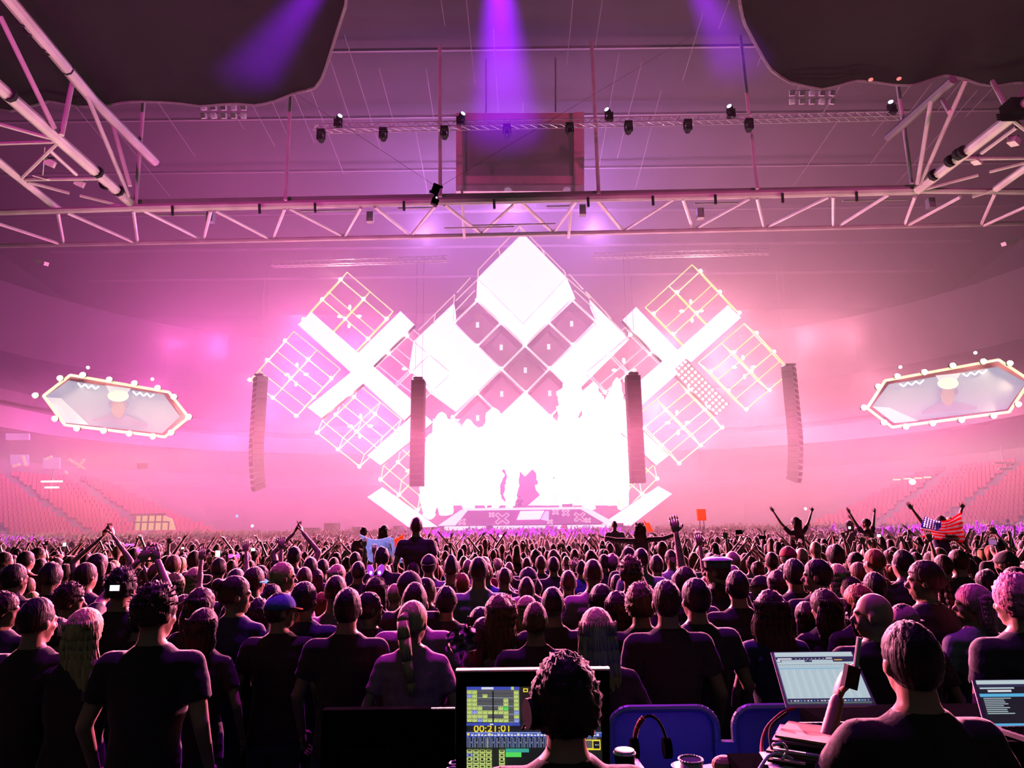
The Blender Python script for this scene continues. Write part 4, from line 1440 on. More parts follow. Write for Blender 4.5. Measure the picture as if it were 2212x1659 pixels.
def hatdata(style, hi=True):
    if style not in HATS:
        dome, brim, g = hat_mesh(style)
        out = []
        if style in ('cap', 'capback', 'capred', 'capblue', 'capwhite', 'capbrown'):
            dome(.090, .110, .105, .022)
            g.ell((0, -.01, .128), (.008, .008, .005), 8, 4)
            cm = {'cap': 'c_black', 'capback': 'c_char', 'capred': 'c_red', 'capblue': 'c_blue', 'capwhite': 'c_white', 'capbrown': 'c_pink'}[style]
            me = mesh('cap_crown', g.v, g.f, M[cm], None, True)
            vs, fs = brim(-1 if style == 'capback' else 1)
            bm_ = {'capblue': 'orange', 'capbrown': 'flag_white'}.get(style, cm)
            out = [('cap', me), ('brim', mesh('cap_brim', vs, fs, M[bm_]))]
        elif style == 'captain':
            dome(.120, .125, .035, .085)
            g.loft([((0, -.01, .03), .088, .108), ((0, -.01, .085), .092, .112), ((0, -.01, .088), .120, .125)], 24)
            me = mesh('cap_crown', g.v, g.f, M['c_white'], None, True)
            vs, fs = brim(1, .05)
            out = [('cap', me), ('brim', mesh('cap_brim', vs, fs, M['c_black']))]
        elif style == 'bandana':
            g.loft([((0, -.012, .005), .088, .110), ((0, -.012, .035), .091, .113)], 28)
            me = mesh('band', g.v, g.f, M['c_black'], None, True); out = [('headband', me)]
        elif style == 'bandpale':
            g.loft([((0, -.012, -.045), .086, .106), ((0, -.012, -.02), .089, .110)], 28)
            me = mesh('band', g.v, g.f, M['c_grey'], None, True); out = [('headband', me)]
        elif style == 'beanie':
            dome(.090, .110, .120, .0); me = mesh('beanie', g.v, g.f, M['c_black'], None, True); out = [('hat', me)]
        elif style == 'ears':
            g.path([Vector((.092 * math.cos(a), -.01, .04 + .098 * math.sin(a))) for a in [PI * k / 10 for k in range(11)]], .006, 6)
            me = mesh('band', g.v, g.f, M['c_pink']); out = [('headband', me)]
            for s_ in (-1, 1):
                g2 = G(); g2.ell((s_ * .045, -.02, .185), (.030, .012, .052), 14, 10, Euler((0, s_ * .35, 0)).to_matrix())
                out.append(('lit_ear', mesh('lit_ear', g2.v, g2.f, M['ear_glow'], None, True)))
                g3 = G(); g3.ell((s_ * .038, -.035, .165), (.013, .010, .016), 10, 8)
                out.append(('bulb', mesh('bulb', g3.v, g3.f, M['scr_white'], None, True)))
        elif style in ('shades_blue', 'shades'):
            for s_ in (-1, 1):
                g.tube((s_ * .078, .08, .004), (s_ * .084, -.03, .004), .005, n=5)
                g.ell((s_ * .032, .098, .0), (.027, .006, .020), 12, 8)
            g.tube((-.01, .104, .006), (.01, .104, .006), .004, n=5)
            me = mesh('glasses', g.v, g.f, M['glow_blue' if style == 'shades_blue' else 'black']); out = [('glasses', me)]
        elif style == 'crown':
            for k in range(8):
                a = 2 * PI * k / 8
                g.add([(.09 * math.cos(a - .38), .09 * math.sin(a - .38) - .01, .07), (.09 * math.cos(a + .38), .09 * math.sin(a + .38) - .01, .07), (.105 * math.cos(a), .105 * math.sin(a) - .01, .17)], [(0, 1, 2), (2, 1, 0)])
            g.loft([((0, -.01, .05), .092, .108), ((0, -.01, .075), .094, .110)], 20)
            out = [('paper_crown', mesh('paper_crown', g.v, g.f, M['c_pink']))]
        elif style == 'headset':
            g.path([Vector((.100 * math.cos(a), -.01, .0 + .132 * math.sin(a))) for a in [PI * k / 14 for k in range(15)]], .010, 8)
            out = [('headband', mesh('headband', g.v, g.f, M['dark']))]
            for s_ in (-1, 1):
                g2 = G(); g2.tube((s_ * .080, 0, -.01), (s_ * .118, 0, -.01), .045, .040, 14)
                out.append(('ear_cup', mesh('ear_cup', g2.v, g2.f, M['dark'])))
            g4 = G(); g4.path([Vector((-.115, .01, -.03)), Vector((-.105, .07, -.07)), Vector((-.05, .125, -.085))], .004, 5); g4.ell((-.045, .13, -.085), (.012, .010, .010), 8, 6)
            out.append(('microphone', mesh('boom', g4.v, g4.f, M['dark'])))
        HATS[style] = out
    return HATS[style]


M['ear_glow'] = emis('ear_glow', (0.45, 0.04, 0.75), 1.0, False)


def person(px, ytop, wpx, hair, hcol, shirt, pose='down', yaw=0.0, label=None, group=None, hi=True, hat=None, female=None, bodyyaw=0.0, pitch=0.0, rise=0.0, skin='skin', legs='denim', dist=None, hfix=None):
    """a person whose head top is seen at (px, ytop), wpx = apparent head width in pixels"""
    if female is None:
        female = hair in ('long', 'longer', 'wavy', 'side', 'bob', 'pony', 'bun', 'topbun', 'braid')
    top = 1.732 + (.02 if hair not in ('bald', 'fade') else 0)
    d = dist or .178 * F / wpx
    # keep feet on the floor: height follows from where the head top is seen
    def hat_d(d): return P(px, ytop, d).z - rise
    h = hat_d(d)
    lo, hi_ = (1.56, 1.80) if female else (1.66, 1.95)
    if rise == 0 and not dist:
        hh = min(max(h, lo), hi_)
        if hh != h:
            sl = (P(px, ytop, 1).z - CAMH)
            if sl < -1e-3:
                d2 = (hh - CAMH) / sl
                d = min(max(d2, d * .72), d * 1.35)
            h = hat_d(d)
            h = min(max(h, 1.5), 2.02)
    if hfix: h = hfix
    s_ = h / top
    (b, sh, lg), yq = proto(pose, yaw, pitch, female, hi)
    p = P(px, ytop, d)
    o = addobj('person', shared(b, M[skin]))
    o.location = (p.x, d, p.z - h)
    o.scale = (s_, s_, s_)
    o.rotation_euler = (0, 0, bodyyaw)
    if label:
        tag(o, label, 'person', group)
    addobj('shirt', shared(sh, M['c_' + shirt]), o)
    addobj('trousers', shared(lg, M['c_' + legs]), o)
    Rh = Euler((pitch, 0, yq))
    hl = HP + Rh.to_matrix() @ (Vector((0, 0, HZ)) - HP)
    if hair != 'bald':
        ho = addobj('hair', hairdata(hair, hcol, hi), o); ho.location = hl; ho.rotation_euler = Rh
    for ht in ([hat] if isinstance(hat, str) else (hat or [])):
        for nm, me in hatdata(ht):
            q = addobj(nm, me, o); q.location = hl; q.rotation_euler = Rh
    PEOPLE.append((Vector((p.x, d)), px, ytop, wpx))
    return o


PEOPLE = []
TL, TR = 1.05, -1.05     # head turned to the left / to the right in profile
SL, SR = .35, -.35
# x, y of the head top, head width, hair, hair colour, shirt, pose, head turn, extra, label
NEAR = [
 (36, 1214, 50, 'short', 'black', 'black', 'down', SR, {}, 'dark-haired man with a bright ear rim near the left edge, third head row'),
 (12, 1276, 52, 'wavy', 'brown', 'char', 'down', TR, {}, 'wavy-haired woman cut by the left edge, looking right'),
 (88, 1288, 62, 'flat', 'black', 'black', 'down', SR, {}, 'flat-cropped man with a lit right ear, front row at the left edge'),
 (190, 1310, 70, 'side', 'blond', 'black', 'down', 0, {}, 'front row woman with blond hair swept to the right, near the left edge'),
 (155, 1260, 46, 'tousled', 'brown', 'char', 'down', TR, {}, 'curly-topped person in profile behind the swept blond woman'),
 (190, 1212, 38, 'short', 'brown', 'char', 'down', SR, {}, 'man with a lit cheek behind the raised white phone at the left'),
 (187, 1240, 34, 'fade', 'black', 'black', 'down', 0, {}, 'close-cropped round head between the curly profile and the phone holder'),
 (268, 1228, 60, 'tousled', 'black', 'black', 'phone', 0, {}, 'big dark figure filming with both arms up, glowing phone held at chest height'),
 (343, 1262, 72, 'tousled', 'brown', 'black', 'down', SR, {}, 'front row man with messy backlit hair left of the bun-haired woman'),
 (377, 1196, 30, 'short', 'sandy', 'char', 'down', 0, {}, 'round-headed man with a thin bright rim right above the green-tinted hair'),
 (380, 1236, 44, 'wavy', 'green', 'black', 'down', 0, {}, 'person with green tinted hair in the left half'),
 (423, 1224, 43, 'long', 'blond', 'char', 'down', 0, {}, 'woman with long straight blond hair beside the green-tinted hair'),
 (438, 1268, 50, 'wavy', 'brown', 'black', 'down', SR, {}, 'woman with shoulder-length brown hair directly left of the bun-haired woman'),
 (400, 1282, 45, 'long', 'brown', 'black', 'down', 0, {}, 'long-haired woman half hidden behind the messy-haired man'),
 (512, 1240, 68, 'bun', 'brown', 'navy', 'down', TR, {}, 'large woman in profile facing right with hair tied back, fair skin rim'),
 (443, 1310, 55, 'bob', 'brown', 'black', 'down', 0, {}, 'bobbed front row head below the bun-haired woman'),
 (512, 1225, 38, 'short', 'black', 'char', 'down', 0, {}, 'dark head just above the bun-haired woman'),
 (552, 1221, 40, 'short', 'brown', 'char', 'down', SR, {'hat': 'shades_blue'}, 'man wearing blue-lit sunglasses left of the blond man in profile'),
 (614, 1211, 40, 'short', 'blond', 'pink', 'down', TR, {}, 'blond man in profile to the right with a fist before his chin'),
 (659, 1222, 33, 'short', 'brown', 'pink', 'one_l', 0, {}, 'man behind the raised pink fist'),
 (684, 1227, 30, 'bob', 'brown', 'pink', 'down', 0, {}, 'brown bobbed head right of the raised fist'),
 (730, 1217, 44, 'side', 'blond', 'pink', 'down', SR, {}, 'woman with pale flowing blond hair in a dotted pink top'),
 (727, 1243, 48, 'fade', 'brown', 'pink', 'down', 0, {}, 'close-cropped man right below the flowing blond hair'),
 (753, 1265, 57, 'short', 'black', 'black', 'down', 0, {}, 'broad man in a black shirt with short dark hair, front row left of centre'),
 (800, 1275, 48, 'short', 'black', 'black', 'down', TR, {}, 'man looking right with a lit cheek beside the broad black-shirted man'),
 (812, 1243, 42, 'long', 'brown', 'pink', 'down', 0, {'hat': 'ears'}, 'long-haired woman wearing glowing purple bunny ears'),
 (826, 1182, 34, 'tousled', 'black', 'black', 'down', 0, {}, 'dark-haired man standing tall just below the light blue flag'),
 (927, 1194, 31, 'short', 'black', 'grey', 'down', 0, {'hat': 'capback'}, 'man in a backwards purple-lit cap and grey shirt'),
 (975, 1204, 33, 'spiky', 'black', 'black', 'down', 0, {}, 'head with hair rising to a point left of the tall grey-shirted man'),
 (1034, 1203, 42, 'fade', 'black', 'grey', 'down', 0, {}, 'tall man with close-cropped hair and a broad purple-lit grey tee in the middle'),
 (998, 1235, 34, 'short', 'red', 'pink', 'down', SL, {}, 'reddish-haired head tucked left of the tall grey-shirted man'),
 (1085, 1224, 29, 'short', 'black', 'black', 'down', 0, {}, 'small dark head right of the tall grey-shirted man'),
 (886, 1229, 46, 'short', 'black', 'black', 'down', SR, {'hat': 'cap'}, 'man in a dark cap below the man riding on shoulders'),
 (897, 1256, 54, 'flat', 'brown', 'pink', 'down', 0, {}, 'broad-headed man directly behind the ponytail woman'),
 (922, 1245, 38, 'short', 'black', 'black', 'down', TR, {}, 'bearded man in profile to the right with an earring'),
 (853, 1258, 36, 'short', 'blond', 'pink', 'ear', 0, {}, 'blond man holding a hand beside his ear'),
 (894, 1293, 64, 'ponytail', 'blond', 'pink', 'down', SR, {'female': True}, 'front row woman with a long blond ponytail and pale top'),
 (963, 1262, 46, 'short', 'black', 'black', 'down', SL, {'hat': 'beanie'}, 'figure in a dark round hat between ponytail woman and tall man'),
 (660, 1252, 50, 'short', 'black', 'navy', 'down', SR, {}, 'bearded man in a purple-lit navy tee right of the orange cap brim'),
 (610, 1276, 52, 'short', 'black', 'black', 'down', TR, {'hat': 'capblue'}, 'man in a blue cap with an orange brim turned to the right'),
 (560, 1290, 46, 'wavy', 'black', 'black', 'down', 0, {}, 'dark wavy head left of the blue and orange cap'),
 (590, 1258, 42, 'short', 'black', 'char', 'down', 0, {}, 'round dark head directly behind the blue and orange cap'),
 (697, 1277, 32, 'bob', 'red', 'pink', 'down', 0, {}, 'reddish bob between the bearded man and the broad black-shirted man'),
 (768, 1190, 25, 'short', 'black', 'char', 'down', 0, {}, 'round dark head left of the light blue flag'),
 (637, 1178, 20, 'short', 'black', 'black', 'clap', 0, {'dist': 9.5}, 'person clapping with both arms high overhead left of the flag'),
 (775, 1210, 30, 'short', 'black', 'char', 'down', 0, {}, 'dark head below the lower left corner of the blue flag'),
 (722, 1202, 24, 'short', 'brown', 'char', 'down', 0, {}, 'small brown head over the flowing blond hair'),
 (672, 1201, 30, 'short', 'black', 'char', 'down', 0, {}, 'dark head above the raised pink fist'),
 (698, 1205, 28, 'short', 'black', 'char', 'down', 0, {'hat': 'shades_blue'}, 'head with blue-lit glasses pushed up, right of the clapping person'),
 (893, 1212, 28, 'short', 'brown', 'char', 'down', 0, {}, 'flat brown head between the dark cap and the backwards cap'),
 (785, 1300, 40, 'short', 'black', 'char', 'down', 0, {}, 'low dark head pressed behind the broad black-shirted man'),
 (1046, 1331, 52, 'long', 'brown', 'char', 'down', SR, {}, 'front row woman with long brown hair beside a magenta jacket'),
 (1038, 1308, 50, 'bob', 'black', 'char', 'down', 0, {}, 'bobbed dark head right behind the long brown-haired front row woman'),
 (1075, 1283, 52, 'wavy', 'sandy', 'pink', 'down', SL, {}, 'sandy curly-haired person in a magenta shirt left of the streaked-hair man'),
 (1361, 1202, 50, 'tousled', 'sandy', 'char', 'down', 0, {'hat': 'bandana'}, 'man with thick messy sandy hair held by a dark headband'),
 (1384, 1184, 34, 'fade', 'black', 'grey', 'down', 0, {}, 'cropped man in a violet-lit grey tee behind the headband man'),
 (1280, 1208, 37, 'fade', 'brown', 'pink', 'down', 0, {'dist': 6.3}, 'cropped man with visible ears in a broad magenta tee right of centre'),
 (1437, 1248, 58, 'short', 'brown', 'black', 'down', 0, {'dist': 4.4}, 'very broad short-haired man in a black tee, front row right of centre'),
 (1499, 1244, 56, 'short', 'black', 'char', 'down', SL, {}, 'man with a bright neck rim and printed dark shirt right of the very broad man'),
 (1381, 1259, 54, 'curly', 'sandy', 'black', 'down', 0, {}, 'curly sandy-rimmed head touching the very broad man'),
 (1332, 1275, 50, 'wavy', 'brown', 'black', 'down', 0, {}, 'woman with rounded brown hair right of the long straight blonde'),
 (1298, 1259, 48, 'longer', 'brown', 'char', 'down', 0, {}, 'woman with very long dark hair just above the long straight blonde'),
 (1287, 1309, 68, 'longer', 'blond', 'black', 'down', 0, {}, 'front row woman with very long straight blond hair down her back'),
 (1193, 1268, 52, 'fade', 'black', 'black', 'down', 0, {}, 'cropped man in a black tee behind the streaked-hair man'),
 (1156, 1298, 56, 'flat', 'sandy', 'black', 'down', 0, {}, 'front row man with a blond streak and a black tee with red letters'),
 (1090, 1287, 48, 'tousled', 'blond', 'pink', 'down', SL, {}, 'blond tousled person in magenta left of the streaked-hair man'),
 (1138, 1284, 45, 'bob', 'blond', 'pink', 'down', 0, {}, 'pale bobbed head peeking over the streaked-hair man'),
 (1137, 1245, 38, 'flat', 'black', 'char', 'down', 0, {}, 'square dark head two rows over the streaked-hair man'),
 (1090, 1226, 32, 'fade', 'black', 'char', 'down', 0, {}, 'cropped head between the tall grey-shirted man and the grey cap'),
 (1140, 1222, 36, 'short', 'black', 'pink', 'down', SL, {'hat': 'capback'}, 'person in a backwards grey cap above the square dark head'),
 (1195, 1200, 27, 'short', 'black', 'char', 'down', 0, {}, 'dark round head with purple shine left of the magenta tee'),
 (1227, 1232, 37, 'fade', 'brown', 'blue', 'down', 0, {}, 'cropped head in a blue-violet shirt left of the magenta tee'),
 (1168, 1198, 25, 'short', 'brown', 'char', 'down', 0, {}, 'brown round head next to the dark one with purple shine'),
 (1590, 1228, 47, 'short', 'black', 'black', 'down', 0, {}, 'man with both ears rimmed in light and a black tee, right of the printed shirt'),
 (1547, 1252, 40, 'bob', 'brown', 'pink', 'down', 0, {}, 'round brown bob between the printed shirt and the lit-eared man'),
 (1580, 1190, 32, 'bald', 'black', 'char', 'down', SL, {}, 'bald head with a bright rim just above the lit-eared man'),
 (1477, 1220, 45, 'short', 'brown', 'char', 'down', SL, {}, 'brown head between the headband man and the printed shirt'),
 (1417, 1196, 30, 'short', 'black', 'char', 'down', 0, {}, 'dark upright head right of the headband man'),
 (1449, 1185, 27, 'short', 'brown', 'white', 'down', PI, {}, 'man in a white top turned towards the camera'),
 (1546, 1196, 40, 'short', 'black', 'char', 'one_l', TL, {'hat': 'captain'}, 'person in a white peaked captain hat with a raised bent arm'),
 (1571, 1168, 26, 'topbun', 'black', 'char', 'down', 0, {}, 'dark head with a raised knot of hair over the bald head'),
 (1358, 1179, 27, 'short', 'black', 'char', 'down', SR, {'hat': 'cap'}, 'dark capped head behind the headband man'),
 (1430, 1167, 24, 'short', 'brown', 'char', 'down', SR, {}, 'brown-haired person over the white-topped man'),
 (1322, 1196, 25, 'curly', 'pinkh', 'pink', 'down', 0, {}, 'head with magenta-lit fluffy hair left of the headband man'),
 (1304, 1195, 25, 'short', 'black', 'char', 'down', 0, {}, 'dark head between magenta tee and magenta-lit hair'),
 (1332, 1238, 32, 'short', 'black', 'char', 'down', 0, {}, 'small dark head under the headband man'),
 (1241, 1184, 21, 'short', 'black', 'char', 'down', 0, {}, 'upright dark oval head above the blue-violet shirt'),
 (1641, 1240, 36, 'short', 'brown', 'char', 'down', TL, {'hat': 'cap'}, 'capped head right beside the lit-eared man'),
 (1700, 1177, 31, 'short', 'black', 'char', 'down', 0, {'hat': 'capred'}, 'person in a red cap at the right'),
 (1730, 1183, 28, 'bald', 'black', 'red', 'down', 0, {}, 'reddish bald head right of the red cap'),
 (1712, 1203, 42, 'short', 'black', 'black', 'down', 0, {}, 'man with a slim neck and dark shirt under the red cap'),
 (1761, 1204, 44, 'short', 'black', 'black', 'down', TL, {}, 'person in profile facing left right of the slim-necked man'),
 (1665, 1190, 28, 'short', 'brown', 'char', 'down', 0, {}, 'brown head left of the red cap'),
 (1678, 1230, 42, 'wavy', 'brown', 'char', 'down', 0, {}, 'rounded head with a light rim left of the slim-necked man'),
 (1806, 1216, 50, 'long', 'blond', 'black', 'down', 0, {}, 'woman with pale blond hair at the right, above the orange-lit hair'),
 (1750, 1240, 40, 'bob', 'brown', 'black', 'down', 0, {}, 'rimmed bob left of and below the pale blond woman'),
 (1662, 1272, 58, 'wavy', 'brown', 'navy', 'down', SR, {}, 'front row person with brown hair over a blue-patterned navy shirt, left of the laptop'),
 (1738, 1297, 48, 'long', 'brown', 'black', 'down', 0, {}, 'long-haired front row woman directly above the laptop'),
 (1776, 1270, 50, 'wavy', 'brown', 'black', 'down', SL, {}, 'brown wavy head right over the laptop woman'),
 (1835, 1243, 38, 'short', 'brown', 'black', 'down', TL, {}, 'head in profile facing left behind the orange-lit hair'),
 (1850, 1260, 52, 'wavy', 'red', 'black', 'down', SL, {}, 'woman with orange-lit hair left of the bald profile man'),
 (1885, 1232, 44, 'short', 'black', 'black', 'down', 0, {}, 'dark round head above the orange-lit hair'),
 (1885, 1186, 44, 'fade', 'red', 'red', 'fold', SL, {}, 'large reddish cropped head far right with folded arms'),
 (1946, 1186, 38, 'flat', 'black', 'char', 'down', SL, {}, 'dark flat-topped head right of the reddish cropped one'),
 (1845, 1190, 30, 'short', 'black', 'char', 'down', SL, {}, 'dark head left of the reddish cropped one'),
 (1803, 1176, 30, 'curly', 'black', 'char', 'down', 0, {}, 'fluffy dark head over the pale blond woman'),
 (1760, 1169, 24, 'bald', 'black', 'char', 'down', 0, {}, 'small bald head between red cap and fluffy dark head'),
 (1992, 1207, 70, 'braid', 'brown', 'black', 'mouth', TL, {'skin': 'skin'}, 'large woman in profile facing left, dark braided hair and hand at her mouth'),
 (1880, 1281, 62, 'bald', 'black', 'black', 'down', TL, {}, 'bald man in profile facing left with a pink rim on his skull'),
 (1840, 1316, 44, 'bob', 'brown', 'black', 'down', 0, {}, 'bobbed head tucked left of the bald profile man'),
 (1950, 1300, 56, 'short', 'black', 'black', 'down', TR, {'hat': 'capbrown', 'bodyyaw': 0}, 'person in a brown cap with a pale peak pointing right'),
 (2095, 1258, 74, 'bob', 'pinkh', 'grey', 'down', TL, {}, 'large front row person at the right with pink-lit fair hair and lit shoulder'),
 (2185, 1240, 66, 'curly', 'pinkh', 'char', 'down', SL, {}, 'bright pink-lit curly hair at the right edge'),
 (2082, 1203, 38, 'long', 'brown', 'char', 'one_l', TL, {}, 'woman in profile with a raised arm right of the braided woman'),
 (2033, 1195, 34, 'short', 'brown', 'char', 'down', 0, {}, 'round brown head behind the braided woman'),
 (2065, 1184, 34, 'short', 'brown', 'char', 'down', SL, {}, 'two-tone head below the stars and stripes flag'),
 (2025, 1180, 30, 'short', 'sandy', 'char', 'down', 0, {}, 'sandy head directly under the stars and stripes flag'),
 (2168, 1187, 36, 'short', 'brown', 'char', 'down', SL, {'hat': 'capback'}, 'backwards-capped head near the right edge'),
 (2188, 1221, 46, 'short', 'black', 'pink', 'down', SL, {}, 'dark head against the right edge with a magenta shoulder'),
 (2150, 1161, 34, 'short', 'black', 'char', 'phone1', 0, {}, 'person with a phone screen near the right edge'),
 (2125, 1228, 40, 'short', 'black', 'black', 'down', 0, {}, 'dark head between braided woman and bright curly hair'),
 (292, 1181, 25, 'short', 'brown', 'char', 'down', 0, {}, 'brown head beside the purple-lit glasses'),
 (262, 1170, 20, 'short', 'black', 'char', 'down', 0, {}, 'small dark head right of the joined raised hands'),
 (214, 1193, 36, 'long', 'brown', 'black', 'clap', 0, {'dist': 7.5}, 'woman joining her raised hands overhead at the left'),
 (90, 1205, 30, 'long', 'black', 'char', 'down', 0, {}, 'long dark-haired woman at the far left, second head row'),
 (60, 1188, 36, 'short', 'black', 'red', 'down', SR, {}, 'dark head with a reddish collar at the far left'),
 (85, 1180, 28, 'short', 'brown', 'char', 'down', TR, {}, 'profile facing right above the far left dark head'),
 (157, 1200, 35, 'wavy', 'sandy', 'char', 'down', 0, {}, 'sandy fluffy head left of the joined raised hands'),
 (12, 1190, 30, 'short', 'brown', 'char', 'down', TR, {}, 'face in profile at the very left edge'),
 (340, 1213, 32, 'short', 'sandy', 'char', 'down', 0, {}, 'sandy rimmed head left of the round-headed man'),
 (356, 1231, 38, 'bob', 'brown', 'char', 'down', 0, {}, 'bob between the phone filmer and the green-tinted hair'),
 (115, 1216, 38, 'tousled', 'black', 'black', 'down', 0, {}, 'messy dark head left of the curly profile'),
 (422, 1187, 27, 'short', 'brown', 'char', 'down', 0, {}, 'brown head over the long straight blond hair'),
 (475, 1202, 30, 'short', 'black', 'char', 'phone1', 0, {}, 'person holding a lit white phone up, left of the middle'),
 (310, 1300, 50, 'short', 'black', 'black', 'down', 0, {}, 'low dark head before the messy backlit hair'),
 (128, 1330, 52, 'short', 'black', 'black', 'down', 0, {}, 'dark head tucked between flat-cropped man and swept blond woman'),
]
for r in NEAR:
    kw = dict(r[8])
    if 'black' == r[4] and r[0] % 3 == 0:
        kw.setdefault('skin', 'skin_b')
    person(*r[:8], label=r[9], hi=r[2] >= 40, **kw)
# people raised above the others
person(900, 1115, 25, 'short', 'brown', 'black', 'down', 0, label='man in a black tee riding high on shoulders in the middle of the crowd', dist=9.4, hfix=1.78)
person(900, 1205, 24, 'short', 'black', 'char', 'down', 0, label='head of the carrier under the man riding on shoulders', dist=9.4, hfix=1.78, hi=False)
person(831, 1133, 18, 'long', 'brown', 'char', 'fold', SR, label='long-haired person in a dark cap sitting high behind the blue flag', dist=13, hat='cap', hfix=1.65)
person(787, 1137, 14, 'short', 'black', 'char', 'mouth', SR, label='small raised figure with a cap left of the blue flag', dist=15, hat='cap', hfix=1.7)
person(1381, 1129, 15, 'wavy', 'brown', 'char', 'spread', 0, label='woman spreading both arms wide above the crowd, wearing a paper crown', dist=13.5, hat='crown', hfix=1.68)
person(1327, 1125, 11, 'fade', 'black', 'pink', 'down', 0, label='raised figure in pink in front of the right ramp', dist=18, hfix=1.75)
person(1717, 1116, 14, 'wavy', 'black', 'char', 'vee', SL, label='woman in a black top raised over the crowd with both arms thrown wide', dist=14.5, hfix=1.68, bodyyaw=.2)
person(1869, 1119, 13, 'short', 'black', 'black', 'vee', SL, label='figure in black with arms thrown up and leftwards near the flag', dist=16, hfix=1.68, bodyyaw=.5)
person(1833, 1123, 11, 'long', 'brown', 'char', 'phone1', 0, label='long-haired raised figure with a lit phone left of the figure with thrown-up arms', dist=19, hfix=1.68)
person(1745, 1127, 9, 'short', 'brown', 'pink', 'down', 0, label='tiny hazy raised figure between the two women with raised arms', dist=26, hfix=1.7)
person(2030, 1112, 17, 'short', 'black', 'navy', 'vee', 0, label='person in a dark cap holding the stars and stripes flag spread behind the back', dist=12.5, hat='cap', hfix=1.7)
person(2049, 1116, 13, 'short', 'blond', 'pink', 'down', 0, label='fair head just right of the flag holder', dist=14, hfix=1.7)

person(2175, 1120, 12, 'short', 'black', 'char', 'down', 0, label='small hazy standing figure in the right stand', dist=34, hfix=1.7, hi=False)


# flags -------------------------------------------------------------
def cloth(name, corners, Y, bands, lab, amp=.06, nu=40, nv=24, thick=.004, sag=0.07):
    """corners TL,TR,BR,BL in pixels at depth Y; bands(u,v) gives a material index"""
    c = [P(x, y, Y) for x, y in corners]
    vs = []
    for j in range(nv + 1):
        for i in range(nu + 1):
            u, v = i / nu, j / nv
            p = c[0].lerp(c[1], u).lerp(c[3].lerp(c[2], u), v)
            p = p + Vector((0, 1, 0)) * (amp * math.sin(u * 9 + v * 4 + noise.noise(Vector((u * 3, v * 3, 1))) * 3) * (.4 + v) + amp * .5 * noise.noise(Vector((u * 8, v * 8, 4))))
            p.z -= sag * math.sin(u * PI) * (1 - v)
            vs.append(p)
    k = nu + 1
    fs = [(j * k + i, (j + 1) * k + i, (j + 1) * k + i + 1, j * k + i + 1) for j in range(nv) for i in range(nu)]
    mi = [bands((i + .5) / nu, (j + .5) / nv) for j in range(nv) for i in range(nu)]
    n = len(vs)
    vs2 = vs + [v + Vector((0, thick, 0)) for v in vs]
    fs2 = fs + [tuple(reversed([a + n for a in f])) for f in fs]
    org = c[3]
    me = mesh(name, [v - org for v in vs2], fs2, [M['flag_blue'], M['flag_white'], M['flag_red'], M['flag_navy'], M['flag_orange']], mi + mi, True)
    o = addobj(name, me); o.location = org
    tag(o, lab, 'flag')
    return o


cloth('flag', [(776, 1153), (842, 1159), (850, 1222), (800, 1213)], 12, lambda u, v: 0, 'light blue flag held up by its corners in the middle of the crowd')
cloth('flag', [(842, 1160), (873, 1150), (868, 1215), (850, 1222)], 12.2, lambda u, v: 4 if v < .35 and u > .3 else 0, 'orange-edged blue banner beside the light blue flag')
def stripes(u, v):
    if u < .42 and v < .55: return 3
    return 2 if int(v * 13) % 2 == 0 else 1
fl = cloth('flag', [(1998, 1115), (2076, 1106), (2080, 1172), (1988, 1160)], 12.25, stripes, 'stars and stripes flag with red and white bands held high at the right', amp=.05, nu=60, nv=39, sag=.12)
g = G()
for i in range(6):
    for j in range(5):
        u, v = .03 + i * .068, .05 + j * .1
        c = [P(x, y, 12.15) for x, y in ((1998, 1115), (2076, 1106), (2080, 1172), (1988, 1160))]
        p = c[0].lerp(c[1], u).lerp(c[3].lerp(c[2], u), v)
        p.z -= .12 * math.sin(u * PI) * (1 - v)
        pts = []
        for k in range(10):
            r = .022 if k % 2 == 0 else .009
            pts.append(p + Vector((math.sin(2 * PI * k / 10) * r, 0, math.cos(2 * PI * k / 10) * r)))
        g.add([q - fl.location for q in pts], [tuple(range(10))])
st = g.build('stars', M['flag_white'], fl); st['kind'] = 'stuff'
o = cloth('flag', [(1388, 1117), (1402, 1128), (1412, 1148), (1398, 1150)], 20, lambda u, v: 4, 'small yellow pennant leaning over the crowd right of the crowned woman', amp=.03, nu=12, nv=8)
# orange box balloon
c = P(1515, 1112, 20)
t = thing('box_balloon', c, 'plain orange box-shaped balloon carried above the crowd on two thin sticks', 'balloon')
g = G(); g.box(c, (.25, .10, .33)); o = part('box', g, M['yellow_card'], t)
for dx in (-.06, .06): tubepart('stick', c + Vector((dx, 0, -.16)), c + Vector((dx, 0, -.40)), .009, M['dark'], t, 5)
g = G(); g.path([P(1340 + 62, 1142, 20), P(1385, 1128, 20), P(1372, 1121, 20)], .012, 5)

# phones held up: thing resting in hands -----------------------------


def phone(px, py, d, w_, h_, lab, glow=True, m_='scr_white', rx=0.0):
    c = P(px, py, d)
    t = thing('phone', c, lab, 'phone')
    ww, hh = w_ / F * d, h_ / F * d
    g = G(); g.box(c, (ww, .010, hh)); part('case', g, M['black'], t)
    g = G(); g.box(c + Vector((0, -.006, 0)), (ww * .9, .002, hh * .88)); part('display', g, M[m_], t)


